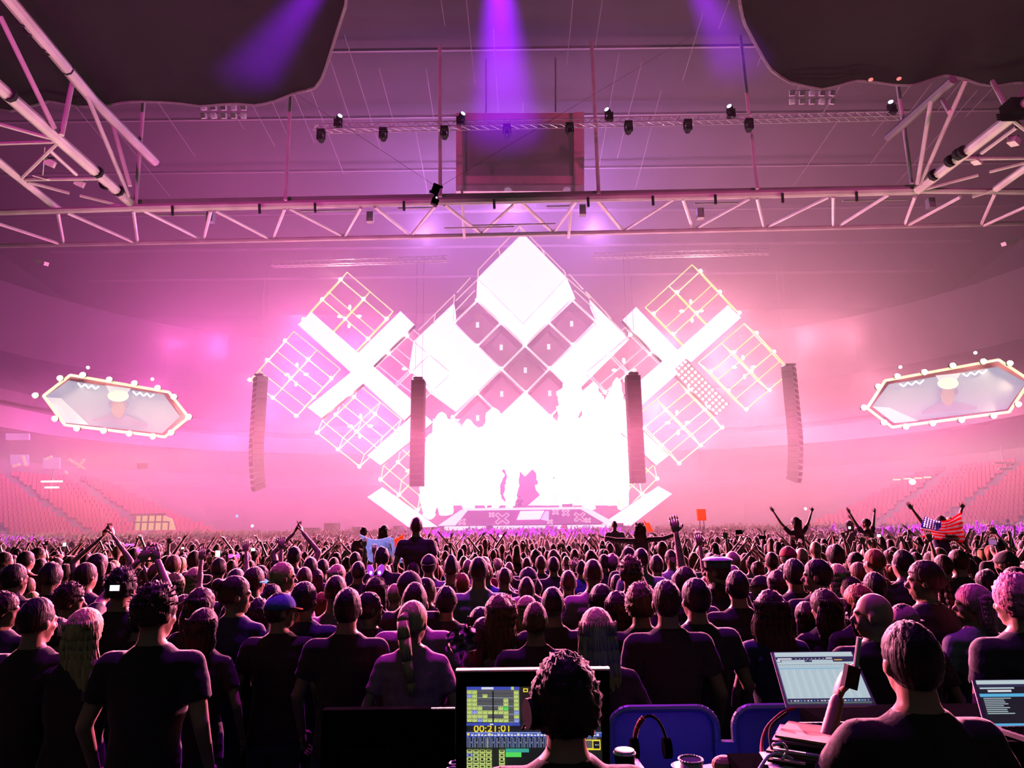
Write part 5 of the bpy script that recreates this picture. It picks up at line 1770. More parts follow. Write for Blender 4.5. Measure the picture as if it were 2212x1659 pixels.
phone(249, 1270, 3.6, 22, 13, 'lit phone lying sideways in the hands of the big dark filming figure')
phone(471, 1196, 6.5, 11, 15, 'upright white phone screen held up left of the middle')
phone(547, 1187, 8, 10, 7, 'small sideways phone screen above the blue sunglasses')
phone(140, 1176, 9, 8, 9, 'small bright phone above the sandy fluffy head')
phone(395, 1184, 10, 7, 5, 'tiny bright phone near the round-headed man')
phone(1466, 1183, 11, 10, 5, 'small bright phone screen above the captain hat')
phone(1562, 1160, 12, 8, 6, 'tiny violet phone screen near the raised knot of hair')
phone(1081, 1158, 15, 6, 5, 'tiny blue phone screen in front of the desk')
phone(1898, 1157, 12, 9, 6, 'bright phone screen in the far right crowd near the raised arms')
phone(1835, 1140, 18.5, 6, 6, 'lit phone of the long-haired raised figure')
phone(2143, 1171, 5.4, 18, 12, 'dim phone showing a picture near the right edge', m_='lilac_scr')
phone(1596, 1150, 11.5, 14, 10, 'dark phone held up sideways right of the raised knot of hair', m_='black')
phone(1647, 1161, 8, 14, 7, 'dark phone held between two raised arms left of the red cap', m_='black')
for k, (x, y) in enumerate(((280, 1177), (306, 1189), (506, 1201))):
    c = P(x, y, (9, 8, 7)[k])
    t = thing('party_glasses', c, ('purple glowing party glasses, leftmost pair over the brown head', 'purple glowing party glasses just right of the first pair', 'purple glowing party glasses above the bun-haired woman')[k], 'glasses')
    for s_ in (-1, 1):
        g = G(); g.ell(c + Vector((s_ * .035, 0, 0)), (.026, .012, .020), 12, 8); part('lens', g, M['glow_purple'], t)
    tubepart('bridge', c + Vector((-.02, 0, .005)), c + Vector((.02, 0, .005)), .005, M['scr_white'], t, 5)

# middle of the crowd: individuals further back ----------------------
random.seed(21)
hs = ['short', 'short', 'fade', 'flat', 'tousled', 'curly', 'long', 'wavy', 'bob', 'bun', 'short', 'bald']
hword = {'short': 'short-haired', 'fade': 'cropped', 'flat': 'flat-topped', 'tousled': 'messy-haired', 'curly': 'curly-haired', 'long': 'long-haired', 'wavy': 'wavy-haired', 'bob': 'bob-haired', 'bun': 'bun-haired', 'bald': 'bald'}
cols = ['black', 'black', 'brown', 'brown', 'sandy', 'blond', 'red']
shs = ['black', 'char', 'char', 'grey', 'navy', 'white', 'pink', 'red', 'blue']
pword = {'down': '', 'vee': 'both arms up, ', 'one': 'right arm up, ', 'one_l': 'left arm up, ', 'phone': 'filming overhead, ', 'clap': 'clapping overhead, '}
cword = {'black': 'black', 'char': 'charcoal', 'grey': 'grey', 'navy': 'navy', 'white': 'white', 'pink': 'pink', 'red': 'red', 'blue': 'blue'}
zones = [(-50, 110, 'at the left edge'), (110, 300, 'below the left hexagonal screen'), (300, 480, 'right of the left hexagonal screen'), (480, 640, 'below the left outer speaker column'), (640, 780, 'left of the light blue flag'),
         (780, 930, 'around the light blue flag'), (930, 1060, 'before the desk, left half'), (1060, 1200, 'before the middle of the desk'), (1200, 1330, 'before the desk, right half'), (1330, 1460, 'below the right ramp'),
         (1460, 1600, 'around the orange balloon'), (1600, 1750, 'below the right outer speaker column'), (1750, 1900, 'between outer column and right hexagon'), (1900, 2060, 'below the right hexagonal screen'), (2060, 2270, 'at the right edge')]
taken = [(p.x, p.y) for p, _, _, _ in PEOPLE]
mid = []
for row in range(30):
    d = 7.4 + row * .62
    x = -d * .80
    while x < d * .80:
        xx = x + random.uniform(-.16, .16); yy = d + random.uniform(-.26, .26)
        if all((xx - a) ** 2 + (yy - b) ** 2 > .17 for a, b in taken):
            mid.append((xx, yy)); taken.append((xx, yy))
        x += .60
from collections import Counter
N_IND = 300 - len(PEOPLE)
solo_mid, rest = [], []
cnt = 0
used_labels = {}
for (x, y) in mid:
    z = random.gauss(1.72, .07)
    pr = inframe(Vector((x, y, z)), 10)
    if pr is None: 
        rest.append((x, y)); continue
    if cnt < N_IND:
        cnt += 1
        hair = random.choice(hs); hc = random.choice(cols); sc_ = random.choice(shs)
        r = random.random()
        pose = 'down' if r < .82 else random.choice(['vee', 'one', 'one_l', 'phone', 'clap'])
        zone = next((w_ for a, b, w_ in zones if a <= pr[0] < b), 'in the crowd')
        row = 'near' if y < 8.4 else ('middle' if y < 9.6 else 'far')
        hcw = '' if hair == 'bald' else {'black': 'dark', 'brown': 'brown', 'sandy': 'sandy', 'blond': 'blond', 'red': 'red'}[hc] + ' '
        lab = '%s%s person, %s top, %s%s, %s row' % (hcw, hword[hair], cword[sc_], pword[pose], zone, row)
        if lab in used_labels:
            for alt in random.sample(shs, len(shs)):
                l2 = lab.replace(', ' + cword[sc_] + ' top', ', ' + cword[alt] + ' top', 1)
                if l2 not in used_labels:
                    lab = l2; sc_ = alt; break
        used_labels[lab] = 1
        yaw = random.choice([0, 0, 0, SL, SR])
        person(pr[0], pr[1], .178 * F / y, hair, hc, sc_, pose, yaw, label=' '.join(lab.split()), hi=False, dist=y, hfix=z, rise=0, skin=random.choice(['skin', 'skin_b']), bodyyaw=random.uniform(-.15, .15))
    else:
        rest.append((x, y))
# everybody else: one object
for row in range(90):
    d = 7.4 + 30 * .62 + row * .44 * (1 + row * .004)
    if d > 55: break
    x = -min(34, d * .80)
    while x < min(34, d * .80):
        rest.append((x + random.uniform(-.2, .2), d + random.uniform(-.2, .2)))
        x += .62 if d < 30 else .70


def low_person(nu, arms, hair_long, rng):
    """low-poly person standing at the origin, 1.75 m tall"""
    g = G()
    g.cur = 2; g.loft([((0, 0, .7), .17, .12), ((0, 0, 1.1), .15, .11), ((0, 0, 1.34), .20, .11), ((0, 0, 1.43), .12, .08)], nu)
    g.cur = 0; g.tube((0, 0, 1.40), (0, .01, 1.56), .055, .05, nu, False); g.ell((0, .01, 1.64), (.072, .09, .115), nu, 5)
    g.cur = 1
    g.ell((0, -.012, 1.67), (.080, .095, .105), nu, 5)
    if hair_long: g.loft([((0, -.05, 1.70), .07, .05), ((0, -.06, 1.5), .10, .06), ((0, -.07, 1.36), .08, .04)], nu)
    g.cur = 0
    for sg in (-1, 1):
        up = arms in (2, 3) or (arms == 1 and sg == 1)
        s_ = Vector((sg * .19, 0, 1.38))
        if up:
            e = Vector((sg * rng.uniform(.24, .34), .05, 1.60)); w_ = Vector((sg * rng.uniform(.05, .45), .1, 1.84))
            g.tube(s_, e, .045, .035, 5, False); g.tube(e, w_, .035, .022, 5, False)
            d = (w_ - e).normalized()
            for k in (-1, 0, 1): g.tube(w_, w_ + (d + Vector((k * .3, 0, 0))) * .13, .022, .006, 4, False)
        else:
            g.cur = 2; g.tube(s_, Vector((sg * .25, 0, 1.05)), .05, .04, 5, False); g.cur = 0
    return g


rng = random.Random(5)
pools = {}
for near_ in (0, 1):
    L = []
    for a in (0, 0, 0, 0, 0, 1, 2, 0, 0, 3):
        for hl_ in (0, 1):
            L.append(low_person(9 if near_ else 6, a, hl_, rng))
    pools[near_] = L
VS, FS, MI = [], [], []
for (x, y) in rest:
    if inframe(Vector((x, y, 1.6)), 60) is None: continue
    g = rng.choice(pools[1 if y < 22 else 0])
    s_ = rng.gauss(1.72, .07) / 1.75
    th = rng.uniform(-.3, .3); c_, n_ = math.cos(th) * s_, math.sin(th) * s_
    b = len(VS)
    VS += [(v.x * c_ - v.y * n_ + x, v.x * n_ + v.y * c_ + y, v.z * s_) for v in g.v]
    FS += [tuple(i + b for i in f) for f in g.f]
    hsel = rng.choice((1, 1, 3, 4)); ssel = rng.choice((2, 2, 5, 6, 2, 7))
    MI += [0 if m_ == 0 else (hsel if m_ == 1 else ssel) for m_ in g.mi]
me = mesh('far_crowd', VS, FS, [M['skin'], M['h_black'], M['c_black'], M['h_brown'], M['h_sandy'], M['c_char'], M['c_pink'], M['c_grey']], MI, True)
o = addobj('crowd', me, None, 'stuff'); o['label'] = 'dense far crowd of standing people, many with raised arms'

# magenta jacket held up, red letters, fists -------------------------
c = P(1003, 1375, 3.6)
g = G(); n = 26
vs = []
for j in range(n + 1):
    for i in range(n + 1):
        u, v = i / n, j / n
        p = P(965 + u * 62 + 8 * noise.noise(Vector((u * 3, v * 3, 2))), 1408 - v * (58 - 30 * abs(u - .65)), 3.6)
        p.y += .05 * noise.noise(Vector((u * 6, v * 6, 0))) + .03 * math.sin(u * 14 + v * 5)
        vs.append(p)
k = n + 1
g.add(vs, [(j * k + i, j * k + i + 1, (j + 1) * k + i + 1, (j + 1) * k + i) for j in range(n) for i in range(n)])
b = len(g.v)
g.add([v + Vector((0, .02, 0)) for v in vs], [(j * k + i, (j + 1) * k + i, (j + 1) * k + i + 1, j * k + i + 1) for j in range(n) for i in range(n)])
o = g.build('jacket', M['c_pink'], smooth=True, origin=c); tag(o, 'crumpled magenta-lit jacket held beside the long brown-haired front row woman', 'jacket')


def text_mesh(s_, size):
    cu = bpy.data.curves.new('txt', 'FONT'); cu.body = s_; cu.size = size; cu.extrude = .002; cu.align_x = 'CENTER'
    ob = bpy.data.objects.new('txt', cu); COL.objects.link(ob)
    me = bpy.data.meshes.new_from_object(ob.evaluated_get(bpy.context.evaluated_depsgraph_get()))
    bpy.data.objects.remove(ob)
    return me


def text_obj(s_, size, m_, loc, parent=None, rot=(PI / 2, 0, 0), name='lettering'):
    me = text_mesh(s_, size); me.materials.clear(); me.materials.append(m_)
    o = addobj(name, me, parent)
    o.location = Vector(loc) - (parent.location if parent else Vector())
    o.rotation_euler = rot
    return o
person(1122, 1071, 6, 'short', 'black', 'char', 'work', 0, label='small dark performer standing behind the desk between the smoke jets', dist=56.6, hfix=1.78, bodyyaw=PI)
# ------------------------------------------------------------------ mixing position in front of the camera
ZDK = 1.37
g = G(); g.box((0, 1.0, .075), (7.5, 4.0, .15)); struct('floor_riser', g, M['floor']).name = 'trim_8'
t = thing('mixing_desk_table', (0.9, 2.6, .15), 'long black covered table across the bottom of the view', 'table')
g = G(); g.box((1.25, 2.30, ZDK - .03), (3.6, .66, .06)); part('table_top', g, M['dark'], t)
for x in (-.45, 1.2, 2.95):
    for y in (2.05, 2.55):
        g = G(); g.box((x, y, (.15 + ZDK - .06) / 2), (.06, .06, ZDK - .21)); part('leg', g, M['black'], t)
g = G(); g.box((1.25, 2.64, ZDK - .22), (3.6, .02, .30)); part('front_skirt', g, M['black'], t)
x0_ = P(1772, 1560, 2.9).x
t = thing('flight_case', (x0_ + .8, 2.9, .15), 'black flight case carrying the two laptops', 'case')
g = G(); g.box((x0_ + .8, 2.85, .15 + .66), (1.6, .5, 1.32)); part('case_body', g, M['black'], t)
g = G(); g.box((x0_ + .8, 2.595, 1.465), (1.6, .012, .012)); part('edge_rail', g, M['dark'], t)
c = Pz(1675, 1650, ZDK + .07)
t = thing('cable_box', (c.x, c.y, ZDK), 'low black box under the crumpled paper and cables', 'box')
g = G(); g.box((c.x, c.y, ZDK + .035), (.26, .22, .07)); part('box_body', g, M['black'], t)

# barriers lit blue
for k, (x0, x1, lab) in enumerate(((1318, 1545, 'blue lit crowd barrier with a rounded corner left of the laptop papers'), (1583, 1800, 'blue lit crowd barrier with a rounded corner below the laptop'))):
    Y = 3.5
    a, b = P(x0, 1530, Y), P(x1, 1530, Y)
    zt = P(1450, 1530, Y).z
    t = thing('crowd_barrier', ((a.x + b.x) / 2, Y, 0), lab, 'barrier')
    r = .09
    pts = []
    for i in range(7):
        q = PI - PI / 2 * i / 6; pts.append(Vector((a.x + r + r * math.cos(q), Y, zt - r + r * math.sin(q))))
    for i in range(7):
        q = PI / 2 - PI / 2 * i / 6; pts.append(Vector((b.x - r + r * math.cos(q), Y, zt - r + r * math.sin(q))))
    pts = [Vector((a.x, Y, .05))] + pts + [Vector((b.x, Y, .05))]
    g = G(); g.path(pts, .018, 8); part('rail_frame', g, M['metal_blue'], t)
    g = G(); g.prism([p + Vector((0, .02, 0)) for p in pts], (0, .01, 0)); part('mesh_panel', g, M['barrier_panel'] if 'barrier_panel' in M else M['metal_blue'], t)
    for x in (a.x + .05, b.x - .05):
        g = G(); g.box((x, Y, .03), (.05, .5, .06)); part('foot', g, M['metal_blue'], t)
g = G(); q = P(1565, 1615, 3.5); g.box(q, (.10, .04, .06)); o = g.build('barrier_clamp', M['metal_blue'], origin=q); tag(o, 'clamp joining the two blue lit barriers', 'clamp')


def rects(name, root, TLc, TRc, BLc, items, off=.003):
    """flat printed areas of a screen: items are (u0,v0,u1,v1,material) with v down; one mesh"""
    ux = TRc - TLc; vy = BLc - TLc
    nrm = ux.cross(vy).normalized()
    if nrm.y > 0: nrm = -nrm
    g = G(); mats = []
    for k, (u0, v0, u1, v1, m_) in enumerate(items):
        if M[m_] not in mats: mats.append(M[m_])
        g.cur = mats.index(M[m_])
        o_ = nrm * (off + .00004 * k)
        g.add([TLc + ux * u + vy * v + o_ - root.location for u, v in ((u0, v1), (u1, v1), (u1, v0), (u0, v0))], [(0, 1, 2, 3)])
    return g.build(name, mats, root)


def E(name, c, s_=.9):
    M[name] = emis(name, c, s_, False)


E('s_black', (.01, .01, .012), 1.0); E('s_blue', (.05, .08, .50), .9); E('s_lblue', (.30, .38, .80), .9); E('s_lime', (.55, .68, .20), .9); E('s_yel', (1.0, .80, .05), .9)
E('s_green', (.10, .75, .12), .9); E('s_teal', (.05, .40, .32), .9); E('s_white', (.75, .78, .85), .85); E('s_grey', (.09, .09, .10), 1.0); E('s_lap', (.46, .58, .64), .9)
E('s_lap2', (.52, .64, .68), .9); E('s_navy', (.03, .03, .08), .9); E('s_cyan', (.10, .45, .75), .9); E('s_red', (.65, .07, .06), .9); E('s_orange', (.9, .5, .05), .9)
random.seed(3)
# tall console screen
YM = 2.62
A0, A1, B1, B0 = P(985, 1450, YM), P(1317, 1450, YM), P(1317, 1700, YM), P(985, 1700, YM)
t = thing('console_screen', ((A0.x + A1.x) / 2, YM, B0.z), 'tall mixing console screen with yellow green keys and time counter behind the headset man', 'screen')
g = G(); g.prism([B0, B1, A1, A0], (0, .05, 0)); part('housing', g, M['black'], t)
g = G(); g.box(((A0.x + A1.x) / 2, YM + .01, A0.z + .002), (A1.x - A0.x, .04, .006)); part('top_edge', g, M['edge_pink'] if 'edge_pink' in M else M['alu'], t)
TLc, TRc, BLc = P(1008, 1483, YM), P(1295, 1483, YM), P(1008, 1690, YM)
W_ = 287.0; H_ = 207.0
def pr(x0, y0, x1, y1, m_): return ((x0 - 1008) / W_, (y0 - 1483) / H_, (x1 - 1008) / W_, (y1 - 1483) / H_, m_)
it = [pr(1008, 1483, 1295, 1690, 's_black'), pr(1008, 1483, 1122, 1490, 's_blue'), pr(1040, 1484, 1066, 1489, 's_white'), pr(1104, 1483, 1110, 1490, 's_lime')]
it += [pr(1008, 1490, 1122, 1560, 's_grey')]
for i in range(10):
    for j in range(8):
        x0 = 1009 + i * 11.2; y0 = 1490.5 + j * 8.8
        lit = i < 2 or i == 9 or (j >= 5 and i < 8) or (j == 4 and i in (2, 6, 7)) or (i, j) in ((3, 1), (7, 2), (7, 3), (6, 4))
        if j == 6 and i in (4, 5, 6): lit = False
        if i == 8: lit = False
        if lit:
            mm_ = 's_lblue' if (i, j) in ((0, 1), (1, 5), (2, 7), (9, 5), (9, 7)) else ('s_green' if (i, j) == (7, 4) else 's_lime')
            it.append(pr(x0, y0, x0 + 10.2, y0 + 8.0, mm_))
            it.append(pr(x0 + 1.5, y0 + .8, x0 + 3.5, y0 + 2.2, 's_black')); it.append(pr(x0 + 6, y0 + .8, x0 + 8, y0 + 2.2, 's_black'))
        else:
            it.append(pr(x0, y0 + 6.2, x0 + 10.2, y0 + 7.8, 's_white' if j % 3 == 9 else 's_navy'))
            it.append(pr(x0, y0 + 7.0, x0 + 10.2, y0 + 8.0, 's_lap' if j % 2 else 's_grey'))
it += [pr(1063.5, 1491, 1066.5, 1560, 's_black')]
it += [pr(1008, 1561, 1122, 1567, 's_blue'), pr(1058, 1562.5, 1065, 1565.5, 's_white'), pr(1008, 1581, 1295, 1583, 's_lblue'), pr(1008, 1583, 1295, 1591, 's_blue')]
for x in (1012, 1057, 1118, 1180): it.append(pr(x - 2.5, 1583.5, x + 2.5, 1588, 's_yel'))
for x in range(1018, 1290, 7): it.append(pr(x, 1584 + (x % 3), x + 5, 1589, 's_white'))
for i in range(24):
    x = 1009 + i * 11.6
    for dx, ww in ((0, .9), (3.6, .9), (6.4, .9)): it.append(pr(x + dx, 1591 + random.uniform(0, 2), x + dx + ww, 1613, 's_lblue'))
    it.append(pr(x, 1591, x + 4, 1592, 's_lblue')); it.append(pr(x + 9, 1601, x + 10, 1604, 's_white'))
it += [pr(1052.5, 1591, 1053.5, 1613, 's_yel')]
for i in range(5):
    for j in range(3):
        x0 = 1009 + i * 13.5; y0 = 1617 + j * 24
        if i == 4: x0 = 1077
        it.append(pr(x0, y0, x0 + 12, y0 + 7, 's_lime')); it.append(pr(x0, y0 + 8, x0 + 12, y0 + 15, 's_lblue' if (i, j) == (0, 0) else 's_lime')); it.append(pr(x0, y0 + 16, x0 + 12, y0 + 23, 's_lime'))
        it.append(pr(x0 + 3, y0 + 10, x0 + 9, y0 + 13, 's_black')); it.append(pr(x0 + 3, y0 + 18, x0 + 8, y0 + 22, 's_black')); it.append(pr(x0 + 2, y0 + 1, x0 + 10, y0 + 3.5, 's_black'))
it += [pr(1091, 1614, 1140, 1622, 's_teal'), pr(1091, 1622, 1124, 1632, 's_green'), pr(1124, 1623, 1140, 1629, 's_black')]
it += [pr(1254, 1595, 1291, 1617, 's_yel'), pr(1276, 1598, 1289, 1614, 's_black'), pr(1256, 1597, 1274, 1613, 's_grey'), pr(1280, 1605, 1283, 1607, 's_white'), pr(1285, 1605, 1287, 1607, 's_white'), pr(1130, 1484, 1140, 1492, 's_yel'), pr(1132, 1486, 1138, 1490, 's_black')]
rects('display', t, TLc, TRc, BLc, it)
tm = text_obj('00:21:01', .031, M['s_yel'], P(1064, 1579.5, YM) + Vector((0, -.006, 0)), t, name='time_counter')
tm.scale = (1.28, 1.0, 1)

# laptop left of the bending man
def laptop(TLp, TRp, BRp, BLp, Yt, Yb, lab, items, kb=None):
    a, b, c, d = P(*TLp, Yt), P(*TRp, Yt), P(*BRp, Yb), P(*BLp, Yb)
    c = d + (b - a)          # a true rectangle
    t = thing('laptop', (a + b + c + d) / 4, lab, 'laptop')
    ux = (b - a).normalized(); vy = (d - a).normalized(); nrm = ux.cross(vy).normalized()
    if nrm.y > 0: nrm = -nrm
    e = .008
    q = [d - ux * e * 1.5 + vy * e * 2, c + ux * e * 1.5 + vy * e * 2, b + ux * e * 1.5 - vy * e, a - ux * e * 1.5 - vy * e]
    g = G(); g.prism([v - nrm * .001 for v in q], -nrm * .007); part('lid', g, M['alu_dark'], t)
    rects('display', t, a, b, d, items)
    # base with keys towards the camera
    fw = Vector((0, -1, 0)) * .24 + Vector((.05, 0, 0))
    q = [d + vy * .018, c + vy * .018, c + vy * .018 + fw, d + vy * .018 + fw]
    q = [Vector((v.x, v.y, 1.495)) for v in q]
    g = G(); g.prism(q, (0, 0, -.015)); part('keyboard_base', g, M['alu_dark'], t)
    kg = G()
    for i in range(14):
        for j in range(5):
            p = q[0].lerp(q[1], .05 + .9 * (i + .5) / 14).lerp(q[3].lerp(q[2], .05 + .9 * (i + .5) / 14), .08 + .52 * (j + .5) / 5)
            kg.box(p + Vector((0, 0, .002)), (.018, .018, .004))
    k_ = part('keys', kg, M['black'], t); k_['kind'] = 'stuff'
    tp = G(); m_ = q[0].lerp(q[1], .5).lerp(q[3].lerp(q[2], .5), .82); tp.box(m_ + Vector((0, 0, .001)), (.10, .06, .002)); part('trackpad', tp, M['alu_dark'], t)
    return t


M['alu_dark'] = mat('grey_aluminium', (.30, .28, .30), .4, .6, scale=10)
M['wood_tan'] = mat('cardboard', (.62, .36, .22), .8, scale=8)
it = [(0, 0, 1, 1, 's_lap'), (0, 0, 1, .075, 's_lap2'), (0, .10, 1, .21, 's_navy'), (.02, .125, .20, .155, 's_white'), (.0, .16, .05, .20, 's_white'), (.06, .165, .36, .22, 's_lap'), (.45, .165, .72, .22, 's_lap'), (.64, .12, .72, .145, 's_white'), (.74, .16, .84, .18, 's_orange'),
      (0, .34, .78, .352, 's_cyan'), (0, .22, 1, .25, 's_lap2'), (0, .93, 1, 1, 's_navy')]
for k in range(16): it.append((.25 + k * .025, .135 + .03 * (k % 2), .262 + k * .025, .150 + .03 * (k % 2), 's_white'))
for k in range(24): it.append((.03 + k * .04, .965, .03 + k * .04 + random.uniform(.01, .03), .985, random.choice(['s_white', 's_lap', 's_cyan'])))
for k in range(30): it.append((.02 + k * .033, .015, .035 + k * .033, .03, 's_lap'))
for k in range(30): it.append((.02 + k * .031, .27, .035 + k * .031, .28, 's_grey'))
for k in range(9): it.append((.06 + k * .1, .38, .09 + k * .1, .92, 's_lap2'))
laptop((1672, 1411), (1838, 1409), (1873, 1511), (1703, 1519), 3.0, 2.78, 'open laptop with a pale grey-blue document window, left of the bending man', it)
it = [(0, 0, 1, 1, 's_black'), (0, 0, 1, .08, 's_lap2'), (0, .09, 1, .13, 's_navy'), (.02, .14, .40, .17, 's_lap'), (.10, .19, .36, .23, 's_white'), (.0, .26, .70, .32, 's_cyan'), (.74, .26, .80, .30, 's_white'), (.05, .80, .42, .88, 's_cyan')]
for k in range(9): it.append((.03, .34 + k * .035, .03 + random.uniform(.18, .3), .355 + k * .035, 's_lap')); it.append((.55, .34 + k * .035, .60, .355 + k * .035, 's_lap')); it.append((.62, .34 + k * .035, .68, .355 + k * .035, 's_lap'))
for k in range(9): it.append((.45 + k * .06, .80, .49 + k * .06, .86, 's_orange'))
for k in range(12): it.append((.08 + k * .07, .91, .12 + k * .07, .96, random.choice(['s_lap', 's_cyan', 's_orange', 's_red', 's_lap2'])))
for k in range(6): it.append((.74, .42 + k * .055, .98, .45 + k * .055, ['s_orange', 's_cyan', 's_green', 's_lap', 's_orange', 's_navy'][k]))
laptop((2107, 1471), (2300, 1469), (2320, 1590), (2140, 1590), 2.9, 2.7, 'second laptop with a dark file list window cut by the right edge', it)

# cardboard box and papers between the laptops
def flatthing(name, pts, z, lab, cat, m_, th=.004):
    q = [Pz(x, y, z) for x, y in pts]
    c = sum(q, Vector()) / len(q)
    g = G(); g.prism(q, (0, 0, -th)); o = g.build(name, M[m_], origin=c); tag(o, lab, cat)
    return o


flatthing('cardboard_sheet', [(2071, 1552), (2117, 1551), (2127, 1590), (2090, 1572)], 1.53, 'tan cardboard sheet with dark stripes left of the second laptop', 'cardboard', 'wood_tan', .07)
flatthing('paper_sheet', [(1640, 1624), (1698, 1622), (1718, 1662), (1672, 1672)], ZDK + .075, 'crumpled white paper lying under the cables', 'paper', 'paper')
flatthing('paper_sheet', [(1518, 1652), (1550, 1648), (1560, 1672), (1520, 1672)], ZDK + .01, 'small pink-lit card right of the drinking glass', 'paper', 'paper')
flatthing('paper_sheet', [(1572, 1655), (1595, 1642), (1606, 1675), (1565, 1675)], ZDK + .012, 'folded pink-lit note at the bottom between glass and cables', 'paper', 'paper')
flatthing('notepad', [(1370, 1625), (1378, 1640), (1394, 1662), (1380, 1665), (1368, 1640)], ZDK + .015, 'slanted notepad edge beside the red-banded headphones', 'notepad', 'paper')
# stack of trays and folders
c = P(1735, 1650, 2.5); c.z = ZDK
t = thing('folder_stack', c, 'stack of folders and binders leaning right under the open laptop', 'folders')
for k in range(13):
    z = ZDK + .012 + k * .012
    g = G(); g.box((c.x + .01 * math.sin(k * 2.1) + .006 * k, c.y + .01 * math.cos(k * 1.7), z), (.26, .20, .008), Euler((0, .0, -.55 + .05 * math.sin(k * 3))).to_matrix())
    part('folder', g, M[('wood_tan', 'paper', 'dark', 'c_pink')[k % 4]], t)
for k in range(5):
    g = G(); g.box((c.x - .10 + .004 * k, c.y - .11, ZDK + .02 + k * .03), (.10, .008, .006), Euler((0, 0, -.55)).to_matrix()); part('metal_clip', g, M['alu'], t)

# drinks
def cup(px, py, rpx, lab, m_, h=.10, z=None):
    z = z or ZDK
    c = Pz(px, py, z + h)
    r = rpx / F * (c - C0).length
    t = thing('drinking_cup', (c.x, c.y, z), lab, 'cup')
    g = G(); n = 24
    prof = [(r * .72, 0), (r, h), (r * .93, h), (r * .66, .008)]
    vs = [(c.x + math.cos(2 * PI * i / n) * a, c.y + math.sin(2 * PI * i / n) * a, z + b) for a, b in prof for i in range(n)]
    fs = [(j * n + i, j * n + (i + 1) % n, (j + 1) * n + (i + 1) % n, (j + 1) * n + i) for j in range(3) for i in range(n)]
    fs += [tuple(range(n - 1, -1, -1)), tuple(range(3 * n, 4 * n))]
    g.add(vs, fs); part('wall', g, M[m_], t, True)
    g = G(); pts = [(c.x + math.cos(2 * PI * i / n) * r * .98, c.y + math.sin(2 * PI * i / n) * r * .98, z + h) for i in range(n + 1)]
    g.path([Vector(p) for p in pts], .0035, 6); part('rim', g, M['paper'], t, True)
    return t


M['cup_plastic'] = mat('cup_plastic', (.55, .50, .55), .25, scale=6)
M['lid_white'] = mat('white_plastic', (.8, .78, .8), .35)
cup(1492, 1640, 22, 'clear plastic cup with a bright rim in front of the blue barrier', 'cup_plastic')
t2 = cup(1349, 1626, 20, 'dark takeaway cup with a shiny white lid beside the headset man', 'dark', .09)
g = G(); c = Pz(1349, 1626, ZDK + .09); g.loft([((c.x, c.y, ZDK + .09), .037, .037), ((c.x, c.y, ZDK + .10), .034, .034), ((c.x, c.y, ZDK + .102), .026, .026)], 20); part('lid', g, M['lid_white'], t2)
for k, (x, y) in enumerate(((985, 1648), (978, 1662))):
    c = Pz(x, y, ZDK + .02)
    g = G(); pts = [Vector((c.x + math.cos(2 * PI * i / 20) * .022, c.y + math.sin(2 * PI * i / 20) * .022, 0)) for i in range(21)]
    pts = [Vector((p.x, p.y, ZDK + .02)) - Vector((c.x, c.y, ZDK + .02)) for p in pts]
    g.path(pts, .004, 6); o = g.build('cable_ring', M['lid_white']); o.location = c
    tag(o, ('upper pink-lit ring left of the console screen', 'lower pink-lit ring left of the console screen')[k], 'ring')
c = Pz(1480, 1662, ZDK); g = G(); g.loft([((0, 0, 0), .045, .045), ((0, 0, .012), .05, .05), ((0, 0, .014), .045, .045)], 22); o = g.build('saucer', M['lid_white']); o.location = c; tag(o, 'pale round lid lying before the clear plastic cup', 'lid')
c = Pz(1565, 1658, ZDK + .02); g = G(); g.ell((0, 0, .02), (.045, .035, .03), 14, 8); o = g.build('bread_roll', M['wood_tan']); o.location = c - Vector((0, 0, .01)); tag(o, 'round tan bun at the bottom between glass and paper', 'food')
# headphones standing on the table: red band
c = Pz(1408, 1640, ZDK)
t = thing('headphones', (c.x, c.y, ZDK), 'headphones with a red pad on the headband standing between the two cups', 'headphones')
n = 18
pts = [Vector((c.x + .062 * math.cos(PI * i / n), c.y + .01, ZDK + .035 + .115 * math.sin(PI * i / n))) for i in range(n + 1)]
g = G(); g.path(pts, .006, 8); part('headband', g, M['dark'], t)
g = G(); g.path(pts[11:17], .010, 8); part('red_pad', g, M['c_red'], t)
for p in (pts[0], pts[-1]):
    g = G(); g.tube(p + Vector((-.014, 0, -.0)), p + Vector((.014, 0, 0)), .036, .036, 16); part('ear_cup', g, M['black'], t)
# cables
def cable(pts, r, lab, m_='dark'):
    q = [P(x, y, d) for x, y, d in pts]
    out = []
    for i in range(len(q) - 1):
        p0 = q[max(0, i - 1)]; p1 = q[i]; p2 = q[i + 1]; p3 = q[min(len(q) - 1, i + 2)]
        for k in range(8):
            u = k / 8
            out.append(.5 * ((2 * p1) + (p2 - p0) * u + (2 * p0 - 5 * p1 + 4 * p2 - p3) * u * u + (3 * p1 - p0 - 3 * p2 + p3) * u ** 3))
    out.append(q[-1])
    g = G(); g.path([v - q[0] for v in out], r, 8)
    o = g.build('cable', M[m_]); o.location = q[0]; tag(o, lab, 'cable')


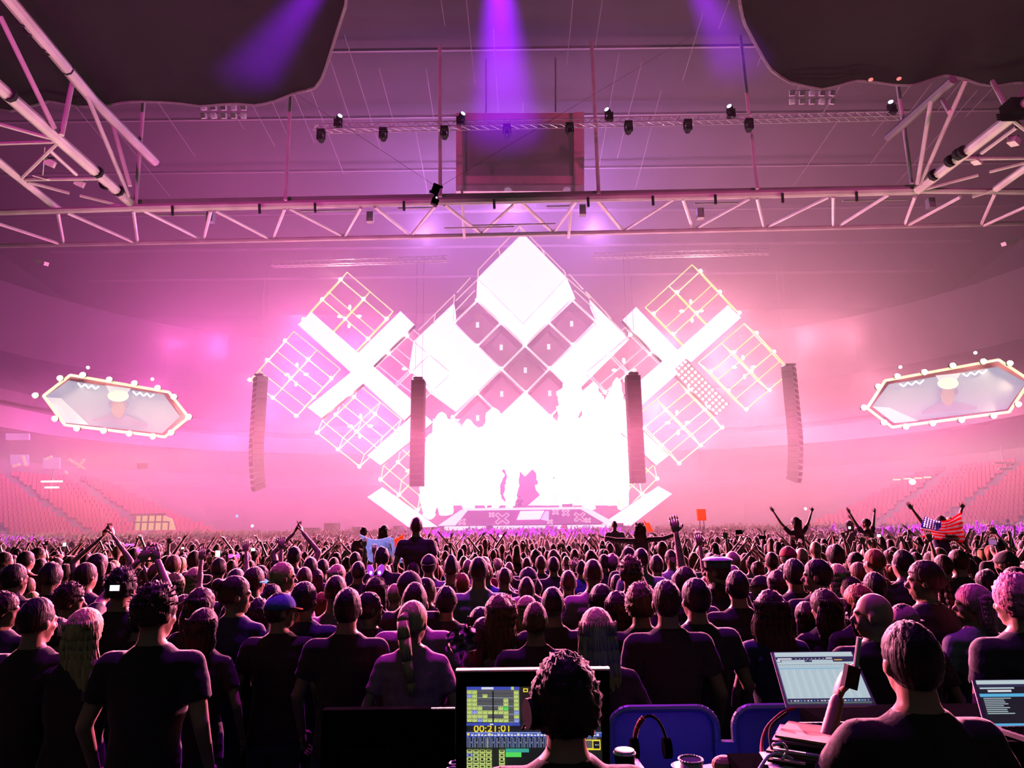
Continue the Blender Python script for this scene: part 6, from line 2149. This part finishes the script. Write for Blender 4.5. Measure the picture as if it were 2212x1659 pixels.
cable([(1720, 1530, 2.7), (1690, 1540, 2.7), (1655, 1575, 2.68), (1645, 1620, 2.62), (1655, 1652, 2.55)], .006, 'thick cable looping down from the left corner of the laptop', 'c_red')
cable([(1700, 1540, 2.62), (1665, 1572, 2.58), (1668, 1620, 2.5), (1690, 1655, 2.45)], .005, 'thinner cable looping inside the thick one')
cable([(1668, 1610, 2.4), (1690, 1606, 2.4), (1700, 1622, 2.4), (1690, 1640, 2.38)], .005, 'short blue-lit cable end on the crumpled paper', 'lid_white')
cable([(1640, 1662, 2.35), (1660, 1634, 2.38), (1685, 1628, 2.4), (1712, 1640, 2.4)], .005, 'white cable crossing the crumpled paper', 'lid_white')
# dark equipment ledge at the left
t = thing('equipment_rack', (-.55, 3.0, 0), 'low black equipment rack left of the console screen with a pale top edge', 'rack')
a, b = P(700, 1528, 3.1), P(984, 1528, 3.1)
g = G(); g.box(((a.x + b.x) / 2, 3.1, a.z / 2 + .07), (b.x - a.x, .05, a.z - .15)); part('cabinet', g, M['black'], t)
g = G(); g.box((b.x - .05, 3.07, a.z - .003), (.10, .012, .006)); part('metal_edge', g, M['alu'], t)
g = G(); g.box((a.x * .3 + b.x * .7 - .2, 3.065, a.z - .2), (.2, .02, .1)); part('vent_plate', g, M['dark'], t)

# ------------------------------------------------------------------ crew
person(1216, 1415, 138, 'curly', 'black', 'black', 'work', SL, label='seated crew man in black wearing a headset, seen from behind at the console screen', dist=2.03, hfix=1.68, hat='headset', hi=True)
bm_ = person(1955, 1332, 110, 'short', 'black', 'black', 'crew', 0, label='big crew man in black standing between the two laptops with a raised forearm', dist=2.3, hfix=1.78, bodyyaw=.0, hi=True)
c = P(1838, 1462, 2.5)
t = thing('walkie_talkie', c, 'small dark handheld radio with a pale antenna tip held over the laptop', 'radio')
g = G(); g.box(c, (.045, .03, .075), Euler((0, .3, 0)).to_matrix()); part('radio_body', g, M['dark'], t)
tubepart('antenna', c + Vector((.02, 0, .03)), c + Vector((.045, 0, .13)), .009, M['paper'], t, 8)
# letters on the shirt of the streaked-hair man
for o in PEOPLE[:1]:
    pass
sm = next(o for o in bpy.data.objects if o.get('label', '').startswith('front row man with a blond streak'))
mt = mat('red_print', (.30, .02, .05), .8)
tx = text_mesh('I A', .16); tx.materials.clear(); tx.materials.append(mt)
lo = addobj('shirt_lettering', tx, sm); lo.location = (-.03, -.150, 1.08); lo.rotation_euler = (PI / 2, 0, 0)
